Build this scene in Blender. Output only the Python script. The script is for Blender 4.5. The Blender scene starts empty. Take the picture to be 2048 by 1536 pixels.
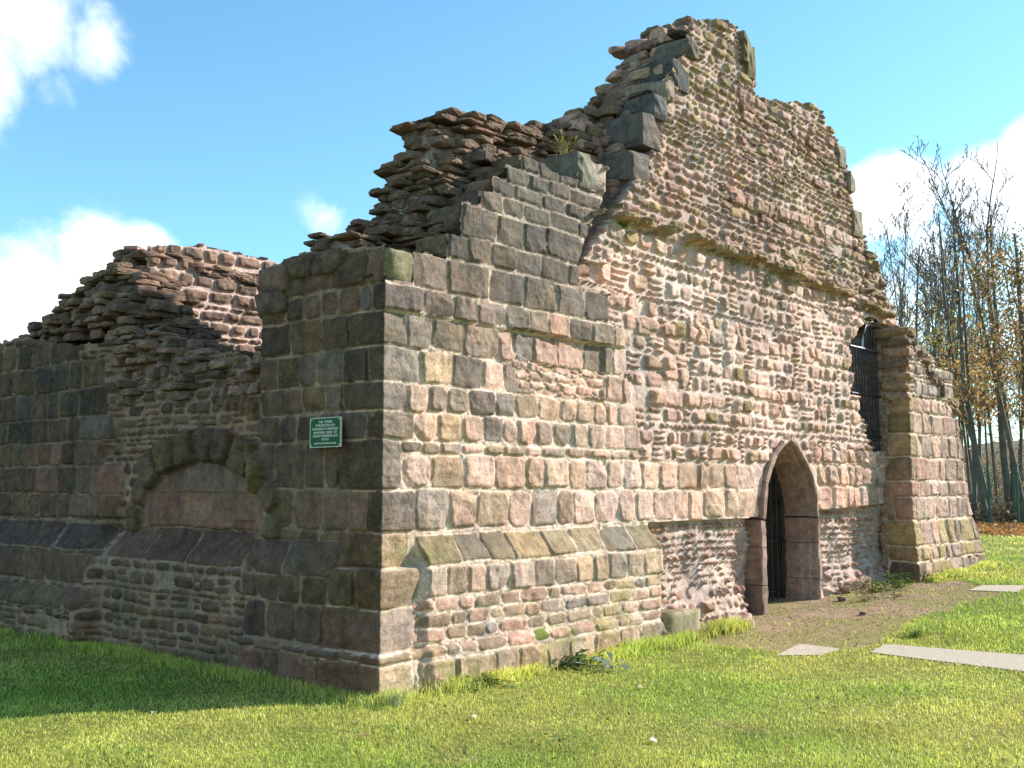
import bpy, math, random
import numpy as np
R_ = math.radians
random.seed(7); rng = np.random.default_rng(7)
scene = bpy.context.scene
COL = scene.collection

# ---------------------------------------------------------------- camera
FOC = 2166.0; PCX, PCY, HOR = 1024.0, 768.0, 975.0
PITCH = math.atan((HOR-PCY)/FOC); AZ = R_(40.8)
CAM = np.array([-5.804, -6.357, 1.6])
cd_ = bpy.data.cameras.new('camera'); cam = bpy.data.objects.new('camera', cd_); COL.objects.link(cam)
cd_.sensor_width = 36; cd_.lens = 36*FOC/2048; cd_.clip_start = .1; cd_.clip_end = 3000
cam.location = CAM; cam.rotation_euler = (R_(90)+PITCH, 0, AZ-R_(90))
scene.camera = cam
# ---------------------------------------------------------------- sun, sky, exposure
SUN_AZ = R_(-29.5); SUN_EL = R_(29)
sd = bpy.data.lights.new('sun', 'SUN'); sd.energy = 4.6; sd.angle = R_(.5); sd.color = (1, .955, .88)
sun = bpy.data.objects.new('sun', sd); COL.objects.link(sun)
sun.rotation_euler = (R_(90)-SUN_EL, 0, SUN_AZ+R_(90))
scene.view_settings.view_transform = 'Standard'; scene.view_settings.look = 'None'
scene.view_settings.gamma = 1; scene.view_settings.use_curve_mapping = False
scene.view_settings.exposure = 1.1

_F = np.array([math.cos(AZ)*math.cos(PITCH), math.sin(AZ)*math.cos(PITCH), math.sin(PITCH)])
_R = np.array([math.sin(AZ), -math.cos(AZ), 0.]); _U = np.cross(_R, _F)
def ray(px, py): return _F+_R*(px-PCX)/FOC+_U*(PCY-py)/FOC
def on(ax, val, px, py):
    d = ray(px, py); return CAM+d*(val-CAM[ax])/d[ax]
def far(px, py, dist):
    d = ray(px, py); return CAM+d*dist/math.hypot(d[0], d[1])

class NT:
    def __init__(s, nt): s.nt = nt; s.nt.nodes.clear()
    def n(s, t, **k):
        nd = s.nt.nodes.new('ShaderNode'+t)
        for a, v in k.items():
            if a == 'i':
                for kk, vv in v.items():
                    sk = nd.inputs[kk]
                    if isinstance(vv, bpy.types.NodeSocket): s.nt.links.new(vv, sk)
                    else: sk.default_value = vv
            else: setattr(nd, a, v)
        return nd
    def math(s, op, a, b=None, c=None, clamp=False):
        d = {0: a}
        if b is not None: d[1] = b
        if c is not None: d[2] = c
        return s.n('Math', operation=op, use_clamp=clamp, i=d).outputs[0]
    def mix(s, f, a, b, t='MIX'):
        nd = s.nt.nodes.new('ShaderNodeMix'); nd.data_type = 'RGBA'; nd.blend_type = t
        for sk, v in ((nd.inputs[0], f), (nd.inputs[6], a), (nd.inputs[7], b)):
            if isinstance(v, bpy.types.NodeSocket): s.nt.links.new(v, sk)
            else: sk.default_value = v if not isinstance(v, tuple) else tuple(v)+(1,)*(4-len(v))
        return nd.outputs[2]
    def ramp(s, f, stops):
        nd = s.n('ValToRGB', i={0: f}); cr = nd.color_ramp
        while len(cr.elements) < len(stops): cr.elements.new(.5)
        for e, (p, c) in zip(cr.elements, stops):
            e.position = p; e.color = (c, c, c, 1) if not isinstance(c, tuple) else c+(1,)
        return nd.outputs[0]
    def noise(s, sc, det=5, rough=.6, vec=None, dist=0):
        i = {'Scale': sc, 'Detail': det, 'Roughness': rough, 'Distortion': dist}
        if vec is not None: i['Vector'] = vec
        return s.n('TexNoise', i=i).outputs[0]
    def map(s, vec, sc): return s.n('Mapping', i={0: vec, 3: sc}).outputs[0]

w = bpy.data.worlds.new('World'); scene.world = w; w.use_nodes = True
N = NT(w.node_tree)
sky = N.n('TexSky', sky_type='NISHITA', sun_disc=False, sun_elevation=SUN_EL,
          sun_rotation=R_(90)-SUN_AZ, air_density=1.0, dust_density=.3, ozone_density=2.2, altitude=0)
tc = N.n('TexCoord').outputs['Generated']
nz = N.noise(5.5, 7, .62, tc, .35)
nz2 = N.noise(2.2, 4, .5, tc)
blobs = [  # pixel centre, radius px, strength
 (60, 60, 150, 1.0), (190, 90, 120, .85), (110, 170, 100, .75), (-100, 100, 200, 1.1), (10, 590, 170, .85), (200, 530, 120, .75),
 (300, 500, 70, .7), (-200, 620, 260, 1.1), (510, 480, 80, .42), (640, 445, 90, .44),
 (1790, 395, 105, 1.3), (1735, 375, 70, .9), (1995, 385, 120, 1.3), (2130, 350, 160, 1.2), (1870, 500, 110, .85), (1960, 560, 150, .9), (1780, 640, 180, .85),
 (2080, 650, 260, .9), (1790, 275, 60, .3), (1860, 240, 50, .25), (2300, 500, 300, 1.2), (1200, 900, 240, .6), (700, 900, 340, .6)]
tot = None
blobs = [(ray(a, b), r, st) for a, b, r, st in blobs]
# unseen clouds added behind and beside the viewer to whiten the fill light
blobs += [(np.array(v, float), r, st) for v, r, st in (((-1, -.4, .7), 1100, .75), ((-.3, -1, .8), 900, .7), ((-1, .9, .6), 700, .75), ((.9, -1, .35), 600, .6), ((-.6, -.5, 1.6), 900, .6))]
for d, r, st in blobs:
    d = d/np.linalg.norm(d)
    dist = N.n('VectorMath', operation='DISTANCE', i={0: tc, 1: tuple(d)}).outputs['Value']
    v = N.n('MapRange', interpolation_type='SMOOTHSTEP', i={0: dist, 1: 0., 2: r/FOC*1.5, 3: st, 4: 0.}).outputs[0]
    tot = v if tot is None else N.math('MAXIMUM', tot, v)
dens = N.math('ADD', tot, N.math('MULTIPLY', N.math('SUBTRACT', nz, .5), 1.9))
mask = N.n('MapRange', interpolation_type='SMOOTHSTEP', i={0: dens, 1: .42, 2: .95, 3: 0., 4: 1.}).outputs[0]
shade = N.ramp(N.noise(7, 5, .6, tc), [(.35, (5.6, 6.2, 7.2)), (.6, (8.6, 8.8, 9.0))])
skyc = N.mix(1., sky.outputs[0], (.86, 1.24, 1.24), 'MULTIPLY')
bgc = N.mix(N.math('MULTIPLY', mask, .93), skyc, shade)
bg = N.n('Background', i={0: bgc, 1: .10})
N.nt.links.new(bg.outputs[0], N.n('OutputWorld').inputs[0])

# ---------------------------------------------------------------- helpers
def tag(o, label=None, cat=None, group=None, kind=None):
    if label: o['label'] = label
    if cat: o['category'] = cat
    if group: o['group'] = group
    if kind: o['kind'] = kind
    return o
def empty(name, loc=(0, 0, 0)):
    o = bpy.data.objects.new(name, None); COL.objects.link(o); o.location = loc; o.empty_display_size = .3; return o
def mesh_np(name, verts, faces, mat, parent=None, col=None, smooth=True, loops=None):
    """faces: (n,3)/(n,4) array, or list of such arrays"""
    fl = faces if isinstance(faces, list) else [faces]
    fl = [f for f in fl if len(f)]
    me = bpy.data.meshes.new(name)
    verts = np.asarray(verts, np.float32)
    me.vertices.add(len(verts)); me.vertices.foreach_set('co', verts.ravel())
    idx = np.concatenate([f.ravel() for f in fl]).astype(np.int32)
    cnt = np.concatenate([np.full(len(f), f.shape[1]) for f in fl])
    st = np.concatenate([[0], np.cumsum(cnt)[:-1]]).astype(np.int32)
    me.loops.add(len(idx)); me.loops.foreach_set('vertex_index', idx)
    me.polygons.add(len(cnt)); me.polygons.foreach_set('loop_start', st)
    me.polygons.foreach_set('use_smooth', np.full(len(cnt), smooth))
    me.update(calc_edges=True); me.validate()
    if col is not None:
        a = me.color_attributes.new('Col', 'FLOAT_COLOR', 'POINT')
        c = np.ones((len(verts), 4), np.float32); c[:, :3] = col
        a.data.foreach_set('color', c.ravel())
    me.materials.append(mat)
    o = bpy.data.objects.new(name, me); COL.objects.link(o)
    if parent is not None: o.parent = parent; o.matrix_parent_inverse.identity(); o.location = (-np.array(parent.location)).tolist() if parent.parent is None else (0, 0, 0)
    return o
_T = rng.random((64, 256, 256)).astype(np.float32)
def vnoise(x, y, seed):
    T = _T[seed % 64]; xi = np.floor(x).astype(int); yi = np.floor(y).astype(int)
    fx = x-xi; fy = y-yi; fx = fx*fx*(3-2*fx); fy = fy*fy*(3-2*fy)
    a = T[xi & 255, yi & 255]; b = T[(xi+1) & 255, yi & 255]; c = T[xi & 255, (yi+1) & 255]; d = T[(xi+1) & 255, (yi+1) & 255]
    return ((a*(1-fx)+b*fx)*(1-fy)+(c*(1-fx)+d*fx)*fy)*2-1
def fbm(x, y, f, seed, octs=3, g=.5):
    s = 0; a = 1; t = 0
    for k in range(octs): s = s+a*vnoise(x*f+17.3*k, y*f+9.1*k, seed+k*7); t += a; a *= g; f *= 2.03
    return s/t
def sstep(a, b, x): t = np.clip((x-a)/(b-a), 0, 1); return t*t*(3-2*t)
def inpoly(x, y, P):
    x = np.asarray(x); y = np.asarray(y); r = np.zeros(np.broadcast(x, y).shape, bool); n = len(P)
    for i in range(n):
        x0, y0 = P[i]; x1, y1 = P[(i+1) % n]
        if y0 == y1: continue
        r ^= ((y0 > y) != (y1 > y)) & (x < (x1-x0)*(y-y0)/(y1-y0)+x0)
    return r
def gh(x, y):  # ground height
    x = np.asarray(x, float); y = np.asarray(y, float)
    s = np.clip(x-3.6, 0, 10); r = .042*s*s/(s+.8)
    return r+.012*np.clip(y, 0, 8)*sstep(1, -2, x)+.012*fbm(x, y, .45, 3, 2)*sstep(0., 1.2, np.abs(y))
def on_ground(px, py):
    p = on(2, 0, px, py)
    for _ in range(5): p = on(2, float(gh(p[0], p[1])), px, py)
    return p

# ---------------------------------------------------------------- materials
def mat(name): m = bpy.data.materials.new(name); m.use_nodes = True; return m, NT(m.node_tree)
def finish(N, bsdf): N.nt.links.new(bsdf, N.n('OutputMaterial').inputs[0])
def stone_mat(name, spec=1., moss=.25, lichen=.5, fine=1.):
    m, N = mat(name)
    c = N.n('VertexColor', layer_name='Col').outputs[0]
    pos = N.n('NewGeometry').outputs['Position']
    n1 = N.noise(9, 6, .65, pos); n2 = N.noise(55, 5, .7, pos); n3 = N.noise(3.2, 4, .6, pos)
    c = N.mix(1., c, N.ramp(n1, [(.25, .62), (.5, 1.0), (.78, 1.38)]), 'MULTIPLY')
    c = N.mix(.75*spec, c, N.ramp(n2, [(.28, .45), (.5, 1.0), (.72, 1.5)]), 'MULTIPLY')
    # ochre / grey-green lichen blotches and pale crustose spots
    l1 = N.ramp(N.math('MULTIPLY', N.noise(14, 6, .7, pos), N.math('ADD', n3, .5)), [(.52, 0.), (.66, 1.)])
    c = N.mix(N.math('MULTIPLY', l1, lichen*.45), c, (.33, .25, .10))
    l2 = N.ramp(N.noise(38, 3, .6, pos), [(.66, 0.), (.74, 1.)])
    c = N.mix(N.math('MULTIPLY', l2, .35*lichen), c, (.42, .41, .36))
    bl = N.ramp(N.noise(6.5, 7, .72, pos), [(.50, 0.), (.64, 1.)])
    c = N.mix(N.math('MULTIPLY', bl, .55), c, N.mix(1., c, (.50, .49, .50), 'MULTIPLY'))
    st = N.noise(1, 5, .6, N.map(pos, (9, 9, 1.3)))
    c = N.mix(N.math('MULTIPLY', N.ramp(st, [(.52, 0.), (.7, 1.)]), .45), c, N.mix(1., c, (.42, .42, .44), 'MULTIPLY'))
    pits = N.ramp(N.n('TexVoronoi', feature='F1', i={'Vector': pos, 'Scale': 34.}).outputs['Distance'], [(.06, 0.), (.22, 1.)])
    h = N.math('ADD', N.math('MULTIPLY', N.noise(30, 8, .72, pos), 1.0), N.math('MULTIPLY', pits, .12))
    h = N.math('ADD', h, N.math('MULTIPLY', N.noise(110, 4, .65, pos), .55))
    bp = N.n('Bump', i={'Strength': .9*fine, 'Distance': .014, 'Height': h}).outputs[0]
    b = N.n('BsdfPrincipled', i={'Base Color': c, 'Roughness': .93, 'Normal': bp, 'Specular IOR Level': .22})
    finish(N, b.outputs[0]); return m
M_STONE = stone_mat('sandstone'); M_RUB = stone_mat('rubble_sandstone', fine=.9)
def flat_mat(name, colr, rough=.6, metal=0., var=.25, nsc=20, bump=.3, spec=.4):
    m, N = mat(name); pos = N.n('TexCoord').outputs['Object']
    n = N.noise(nsc, 6, .65, pos)
    c = N.mix(1., tuple(colr), N.ramp(n, [(.25, 1-var), (.75, 1+var)]), 'MULTIPLY')
    bp = N.n('Bump', i={'Strength': bump, 'Distance': .004, 'Height': n}).outputs[0]
    b = N.n('BsdfPrincipled', i={'Base Color': c, 'Roughness': rough, 'Metallic': metal, 'Normal': bp, 'Specular IOR Level': spec})
    finish(N, b.outputs[0]); return m
def leaf_mat(name, trans=.45, rough=.5, hv=.25):
    m, N = mat(name); c = N.n('VertexColor', layer_name='Col').outputs[0]
    pos = N.n('NewGeometry').outputs['Position']
    c = N.mix(1., c, N.ramp(N.noise(1.1, 4, .6, pos), [(.3, 1-hv), (.7, 1+hv)]), 'MULTIPLY')
    d = N.n('BsdfPrincipled', i={'Base Color': c, 'Roughness': rough, 'Specular IOR Level': .35})
    t = N.n('BsdfTranslucent', i={0: c}); mx = N.n('MixShader', i={0: trans, 1: d.outputs[0], 2: t.outputs[0]})
    finish(N, mx.outputs[0]); return m
M_IRON = flat_mat('black_iron', (.035, .035, .042), .45, .6, .3, 40, .3)
M_GRASS = leaf_mat('grass_blades', .4, .45, .3)
M_LEAF = leaf_mat('leaves', .45, .5, .2)
M_BARK = flat_mat('bark', (.13, .112, .085), .9, 0, .5, 3, .8, .2)

# ---------------------------------------------------------------- wrapped masonry sheet
class Sheet:
    """relief of coursed masonry laid along a plan polyline; s = distance along it, v = height, relief goes outward"""
    def __init__(S, path, s0, ss, vs, rnd=.045):
        S.path = [np.array(p, float) for p in path]; S.s = ss; S.v = vs
        seg = [np.linalg.norm(b-a) for a, b in zip(S.path, S.path[1:])]
        cum = np.concatenate([[0], np.cumsum(seg)])+s0; S.cum = cum
        P = np.zeros((len(ss), 2)); Nn = np.zeros((len(ss), 2))
        def pos(x):
            k = np.clip(np.searchsorted(cum, x, 'right')-1, 0, len(seg)-1)
            A = np.array(S.path)[k]; B = np.array(S.path)[k+1]
            return A+(B-A)*((x-cum[k])/np.array(seg)[k])[:, None]
        P = pos(ss); kk = np.clip(np.searchsorted(cum, ss, 'right')-1, 0, len(seg)-1)
        tg = np.array([(b-a)/l for a, b, l in zip(S.path, S.path[1:], seg)]); t = tg[kk]
        S.P = P; S.N = np.stack([t[:, 1], -t[:, 0]], 1)
        for c_ in cum[1:-1]:   # mitre: relief keeps a true arris where the wall turns an outer corner
            f_ = np.clip(1-np.abs(ss-c_)/.22, 0, 1)*np.where(ss < c_, 1., -1.); S.N = S.N+t*f_[:, None]
        S.X, S.Y = np.meshgrid(ss, vs, indexing='ij')
        sh = S.X.shape
        S.D = np.zeros(sh); S.H = np.zeros(sh); S.C = np.zeros(sh+(3,)); S.K = np.ones(sh, bool)
        S.wx = .020*fbm(S.X, S.Y, 4, 11, 3)+.012*fbm(S.X, S.Y, 18, 12, 2); S.wy = .014*fbm(S.X, S.Y, 3, 14, 3)+.007*fbm(S.X, S.Y, 19, 15, 2)
        S.rough = fbm(S.X, S.Y, 11, 21, 4, .6); S.big = fbm(S.X, S.Y, 1.4, 25, 3)
        S.cn = fbm(S.X, S.Y, 7, 30, 4, .6); S.bed = fbm(S.X*3+40, S.Y*22, 1., 36, 3, .6)
    def win(S, x0, x1, y0, y1, m=.05):
        i0, i1 = np.searchsorted(S.s, [x0-m, x1+m]); j0, j1 = np.searchsorted(S.v, [y0-m, y1+m])
        return slice(i0, i1), slice(j0, j1)
    def clear(S, x0, x1, y0, y1, colr, h=0.):
        w = S.win(x0, x1, y0, y1, 0); 
        if S.X[w].size: S.H[w] = h; S.C[w] = colr
    def stone(S, x0, x1, y0, y1, colr, rel=.03, edge=.03, rad=.03, halo=None, hcol=None, tilt=(0, 0), rot=0., gap=.0, rgh=.25):
        w = S.win(x0, x1, y0, y1, .06 if rot == 0 else .3)
        if S.X[w].size == 0: return
        cx, cy = (x0+x1)/2, (y0+y1)/2
        hx, hy = max((x1-x0)/2-gap, .01), max((y1-y0)/2-gap, .01)
        a = S.X[w]+S.wx[w]-cx; b = S.Y[w]+S.wy[w]-cy
        if rot: c_, s_ = math.cos(rot), math.sin(rot); a, b = a*c_+b*s_, -a*s_+b*c_
        r = min(rad, hx*.95, hy*.95)
        qx = np.abs(a)-(hx-r); qy = np.abs(b)-(hy-r)
        d = np.hypot(np.maximum(qx, 0), np.maximum(qy, 0))+np.minimum(np.maximum(qx, qy), 0)-r
        if halo is not None:
            hm = d < halo; S.H[w] = np.where(hm, .006*S.rough[w]-.0, S.H[w]); S.C[w] = np.where(hm[..., None], hcol, S.C[w])
        t = np.clip(-d/min(edge, hx*.9, hy*.9), 0, 1)
        h = rel*(1-(1-t)**2.6)+tilt[0]*a/hx*t+tilt[1]*b/hy*t+rel*rgh*S.rough[w]*t+min(rel, .05)*.22*S.bed[w]*t
        for _ in range(random.choice((0, 1, 1, 2, 3))):   # broken-off arrises: flat chips cut across the face
            th = rnd(0, 6.28); dd = a*math.cos(th)/hx+b*math.sin(th)/hy+.12*S.cn[w]; h = np.minimum(h, rel*(1.05+(rnd(.35, .95)-dd)*rnd(1., 2.6)))
        h = np.where(t > 0, np.maximum(h, -.002), h)
        m = (t > 0) & (h > S.H[w]-.004)
        S.H[w] = np.where(m, h, S.H[w])
        k = np.clip(t*3.5, 0, 1)[..., None]*m[..., None]
        cc = np.asarray(colr)*(1+.30*S.cn[w][..., None])*(1+.10*S.rough[w][..., None]*np.array((1, .2, -.8)))
        S.C[w] = S.C[w]*(1-k)+cc*k
    def build(S, name, matl, parent, sel=None):
        h = S.D+S.H
        V = np.zeros(S.X.shape+(3,)); V[..., 0] = S.P[:, 0][:, None]+S.N[:, 0][:, None]*h; V[..., 1] = S.P[:, 1][:, None]+S.N[:, 1][:, None]*h; V[..., 2] = S.Y
        ni, nj = S.X.shape; id_ = np.arange(ni*nj).reshape(ni, nj)
        F = np.stack([id_[:-1, :-1], id_[1:, :-1], id_[1:, 1:], id_[:-1, 1:]], -1)
        K = S.K[:-1, :-1] & S.K[1:, :-1] & S.K[1:, 1:] & S.K[:-1, 1:]
        if sel is not None: K = K & sel[:-1, :-1]
        F = F[K]; used = np.unique(F); re = np.full(ni*nj, -1); re[used] = np.arange(len(used))
        return mesh_np(name, V.reshape(-1, 3)[used], re[F], matl, parent, np.clip(S.C.reshape(-1, 3)[used], .008, .9))
def lerp3(a, b, t): return np.asarray(a)*(1-t)+np.asarray(b)*t
def rnd(a, b): return random.uniform(a, b)
def pick(pal, t=None):
    c = np.array(random.choice(pal))*.68+np.mean(pal, 0)*.32; return c*rnd(.76, 1.22)*np.array((1.11, .95, .91))
P_GREY = [(.30, .265, .225), (.25, .22, .19), (.34, .295, .25), (.20, .18, .16), (.32, .27, .20), (.28, .235, .18)]
P_PINK = [(.53, .34, .265), (.49, .355, .285), (.46, .32, .25), (.54, .41, .34), (.48, .38, .28), (.43, .33, .235), (.52, .405, .35)]
P_BUFF = [(.40, .31, .20), (.36, .28, .18), (.43, .31, .235), (.33, .265, .185), (.29, .255, .225)]
P_RUB = [(.52, .365, .30), (.47, .335, .26), (.42, .31, .235), (.53, .36, .30), (.46, .355, .30), (.38, .29, .21), (.55, .42, .36)]
P_GREEN = [(.22, .185, .085), (.25, .20, .11), (.29, .225, .13), (.18, .15, .08)]
P_DARK = [(.095, .074, .058), (.125, .09, .066), (.15, .108, .076), (.07, .056, .048), (.155, .118, .062), (.18, .125, .095)]
P_BROWN = [(.21, .13, .095), (.25, .16, .12), (.16, .11, .078), (.18, .145, .075), (.14, .10, .075)]
P_SLAB = [(.20, .135, .10), (.25, .17, .125), (.16, .12, .09), (.30, .19, .15), (.13, .10, .08), (.21, .17, .10), (.10, .08, .068)]
MORT_L = np.array((.72, .555, .42)); MORT_P = np.array((.60, .435, .36)); MORT_D = np.array((.36, .26, .18))

# corner-line heights from courses read on the near arris
def cz(py): return float(on(1, 0, 768, py)[2])
rows_px = [1398, 1322, 1303, 1218, 1137, 1066, 980, 878, 818, 760, 689, 618, 563]
RZ = [cz(p) for p in rows_px]; RZ[0] = -.12
ROWS_L = RZ+[RZ[-1]+.30]
fr = lambda px, py: on(1, 0, px, py)[[0, 2]]
lf = lambda px, py: (lambda p: (-p[1], p[2]))(on(0, 0, px, py))
FR = lambda pts: [tuple(fr(*p)) for p in pts]
LF = lambda pts: [tuple(lf(*p)) for p in pts]
XW = 10.12       # far end of the front wall, where the far buttress starts
ss = [-8.2]
while ss[-1] < XW+.6:
    x = ss[-1]; ss.append(x+(.011+.0016*max(0, -x-.2) if x < 0 else .0095+.0011*x))
ss = np.array(ss); vs = np.arange(-.12, 7.75, .0115)
W = Sheet([(0, 8.3), (0, 0), (XW+.7, 0)], -8.3, ss, vs, .016)
X, Y = W.X, W.Y
# ---- outline kept
front_poly = [(-.0001, -1)]+FR([(768, 563), (768, 563), (822, 563), (822, 500), (888, 520), (888, 464), (915, 470), (915, 406), (953, 412), (953, 379), (978, 384), (978, 354),
    (1004, 358), (1004, 330), (1034, 340), (1034, 308), (1100, 342), (1148, 360), (1150, 316), (1165, 312), (1192, 330), (1225, 345), (1262, 352), (1258, 318), (1272, 300), (1290, 290), (1287, 235),
    (1308, 196), (1328, 156), (1345, 122), (1372, 108), (1378, 62), (1392, 38), (1430, 34), (1478, 52), (1490, 80), (1508, 120), (1512, 150),
    (1508, 180), (1535, 196), (1575, 205), (1600, 200), (1640, 212), (1655, 250), (1680, 285), (1695, 345), (1708, 400), (1712, 440), (1735, 480), (1745, 520), (1765, 545), (1768, 580), (1800, 640), (1835, 650), (1900, 700), (1900, 1000)])+[(12, -1)]
left_top = LF([(768, 563), (768, 492), (700, 497), (597, 505), (590, 520), (533, 530), (522, 560), (530, 600), (530, 722), (470, 712), (440, 700), (380, 690), (330, 700), (280, 690), (220, 680), (160, 690), (100, 680), (60, 672), (0, 684), (-200, 640)])
left_poly = [(0, -1)]+left_top+[(-9, 3.4), (-9, -1)]
ragx = X+.03*fbm(X, Y, 9, 41, 2); ragy = Y+.03*fbm(X, Y, 9, 44, 2)
W.K = np.where(X >= 0, inpoly(ragx, ragy, front_poly), inpoly(ragx, ragy, left_poly))
W.K |= (np.abs(X) < .09) & (Y < RZ[12]-.01)
# openings
door_out = []   # pointed arch outline
DX0, DX1 = fr(1530, 1100)[0], fr(1632, 1100)[0]; DZS = 1.22; DZT = fr(1577, 884)[1]; DXC = (DX0+DX1)/2
def arch_pts(x0, x1, zs, zt, n=10):
    xc = (x0+x1)/2; hw = (x1-x0)/2; hh = zt-zs; rr = (hw*hw+hh*hh)/(2*hw)
    L = []; a1 = math.atan2(hh, rr-hw)
    for k in range(n+1):
        a = a1*k/n; L.append((x0+rr-rr*math.cos(a), zs+rr*math.sin(a)))
    Rr = [(2*xc-x, z) for x, z in L[::-1][1:]]
    return L+Rr
door_poly = [(DX0-.03, -1)]+arch_pts(DX0-.03, DX1+.03, DZS, DZT+.03)+[(DX1+.03, -1)]
W.K &= ~((X > 0) & inpoly(X, Y, door_poly))
win_poly = FR([(1720, 655), (1728, 640), (1742, 632), (1756, 640), (1768, 672), (1775, 780), (1778, 900), (1745, 903), (1733, 868), (1738, 850), (1722, 830), (1722, 795), (1704, 785), (1712, 745), (1702, 738), (1706, 700), (1702, 690), (1712, 672)])
W.K &= ~((X > 0) & inpoly(X+.04*fbm(X, Y, 7, 50, 2), Y+.03*fbm(X, Y, 8, 51, 2), win_poly))
# ---- macro depth (outward +)
D = W.D
D += .02*W.big
ashR = FR([(1205, 385), (1195, 415), (1178, 445), (1168, 472), (1148, 525), (1152, 560), (1212, 575), (1212, 645), (1240, 660), (1246, 690), (1262, 800), (1283, 900), (1290, 1060), (1300, 1110), (1300, 1300)])
_ax = np.array([p[0] for p in ashR]); _az = np.array([p[1] for p in ashR]); o_ = np.argsort(_az)
def ash_edge(v): return np.interp(v, _az[o_], _ax[o_])
butt = (X >= 0) & (X < ash_edge(Y))
upz = fr(1050, 655)[1]
D += np.where((X >= 0) & ~butt, -.035, 0.)
D += np.where(butt & (Y > RZ[11]) , .03, 0.)
# groove of the old roof line
gA, gB = np.array(fr(1262, 352)), np.array(fr(1160, 512)); gd = gB-gA; gl = np.linalg.norm(gd); gd /= gl
gt = (X-gA[0])*gd[0]+(Y-gA[1])*gd[1]; gn = (X-gA[0])*(-gd[1])+(Y-gA[1])*gd[0]
gn = -gn if ((fr(1100, 420)-gA)@np.array([-gd[1], gd[0]])) < 0 else gn
groove = (X > 0) & (X > ash_edge(Y)) & (gn > -.03) & (Y > fr(1160, 540)[1]) & (X < 4)
D -= np.where(groove, np.clip(.02+1.7*np.clip(gn+.03, 0, .55), 0, .40), 0)
lip = (X > 0) & ~groove & (X > ash_edge(Y)) & (gn > -.28) & (gn <= -.03) & (Y > fr(1160, 520)[1]) & (X < 4)
D += np.where(lip, .06, 0)
# robbed facing below the long ashlar course
bz = RZ[5]-.01
def zline(x): return np.interp(x, [3.5, 5.9, 7.4, 9.9], [bz, bz, bz+.05, bz+.12])
rob = (X > ash_edge(1.)) & (Y < zline(X)) 
near_door = np.minimum(np.abs(X-DX0), np.abs(X-DX1))
D -= np.where(rob, .115+.08*fbm(X, Y, 2.4, 60, 3)+.05*sstep(.9, .2, near_door)-.18*sstep(.7, .0, Y)*sstep(.15, .5, near_door), 0)
# upper wall slightly set back above the string course, slumped relief
D += np.where(~butt & (X > 0) & ~groove & ~rob, .045*fbm(X, Y, 2.0, 63, 3), 0)
# left face
mid = (X < -1.62) & (X > -4.15)
midL = sstep(-1.58, -1.66, X)*sstep(-4.3+0*Y, -4.1, X-.22*fbm(X*0+1, Y, 3, 66, 2))
D -= .13*midL
D -= .10*midL*sstep(2.35, 2.6, Y)*(.5+.5*fbm(X, Y, 2, 68, 2))
# plinths
pz0, pz1 = RZ[5]-.01, RZ[4]
plf = sstep(pz0, pz1, Y)
corner_break = sstep(.38, .30, X)*sstep(-.35, -.30, X)
plin = np.where((X > .0) & butt, .15*plf, 0)
plin = np.where((X <= .0) & (X > -1.62), .12*sstep(pz0, pz1-.12, Y), plin)
plin = plin*(1-corner_break)+.10*(Y < pz1)*corner_break
plin = np.where(X <= -1.62, .22*sstep(pz0-.05, pz1-.1, Y)*sstep(-4.3, -4.2, X)+.16*sstep(pz0-.02, pz1-.06, Y)*sstep(-4.2, -4.3, X)+.13*sstep(.62, .42, Y)*sstep(-4.0, -4.2, X), plin)
D += plin+np.where((X < -.3) & (Y < 1.3), .06*fbm(X, Y, 1.6, 107, 3), 0)
D += np.where((X > -1.62) & (X < 3.3), .05*sstep(RZ[2]+.01, RZ[2]-.02, Y), 0)

# ---- rubble everywhere first
def colfront(x, z, pal2=None):
    """grey crust high on the corner, pink and buff to the right and lower"""
    t = np.clip((x-1.1)/1.9, 0, 1)*np.clip((3.6-z)/1.3, 0, 1)
    if random.random() < t: return pick(P_PINK)
    if z < 1.2: return pick(P_BUFF)
    if random.random() < np.clip((2.9-z)/1.2, 0, .8): return pick(P_BUFF if random.random() < .7 else P_PINK)*.92
    return pick(P_GREY)*(.8 if z < 3 else .70)
def rubble(x0, x1, z0, z1, cond, hr=(.06, .2), asp=(1.0, 2.4), rel=(.035, .08), palf=None, rotj=.05, gap=.006, wav=.03, seed=0, skip=.03, big=.35):
    """uneven but level courses: some of squarish blocks, some thin"""
    z = z0
    while z < z1:
        h = hr[0]+(hr[1]-hr[0])*(random.random()**2 if random.random() > big else rnd(.55, 1)); x = x0+rnd(-.2, 0)
        while x < x1:
            hh = h*rnd(.82, 1.0); w_ = max(.07, hh*rnd(*asp)); xc = x+w_/2
            zc = z+h/2+wav*float(vnoise(np.array(xc*.8), np.array(z*.5+seed), 5))
            lg = .004+.0013*max(0, x)
            if random.random() > skip and cond(xc, zc):
                if h > .11 and random.random() < .3:   # a tall place filled by two or three thin stones
                    m = 2 if h < .16 else 3
                    for q in range(m):
                        ww = w_*rnd(.75, 1.); W_cur.stone(x+lg, x+ww-lg, zc-h/2+q*h/m+.004, zc-h/2+(q+1)*h/m-.004, palf(xc, zc), rnd(*rel)*.85, .03, .035, rot=rnd(-rotj, rotj), gap=gap*.6, rgh=.3)
                else:
                    W_cur.stone(x+lg, x+w_-lg, zc-hh/2, zc+hh/2, palf(xc, zc), rnd(*rel), rnd(.03, .055), rnd(.03, .075), rot=rnd(-rotj, rotj), gap=gap, tilt=(rnd(-.01, .01), rnd(-.008, .008)), rgh=.3)
            x += w_
        z += h
W_cur = W
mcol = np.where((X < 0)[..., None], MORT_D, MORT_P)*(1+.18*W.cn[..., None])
W.C[:] = mcol; W.H[:] = .010+.014*W.rough
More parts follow.
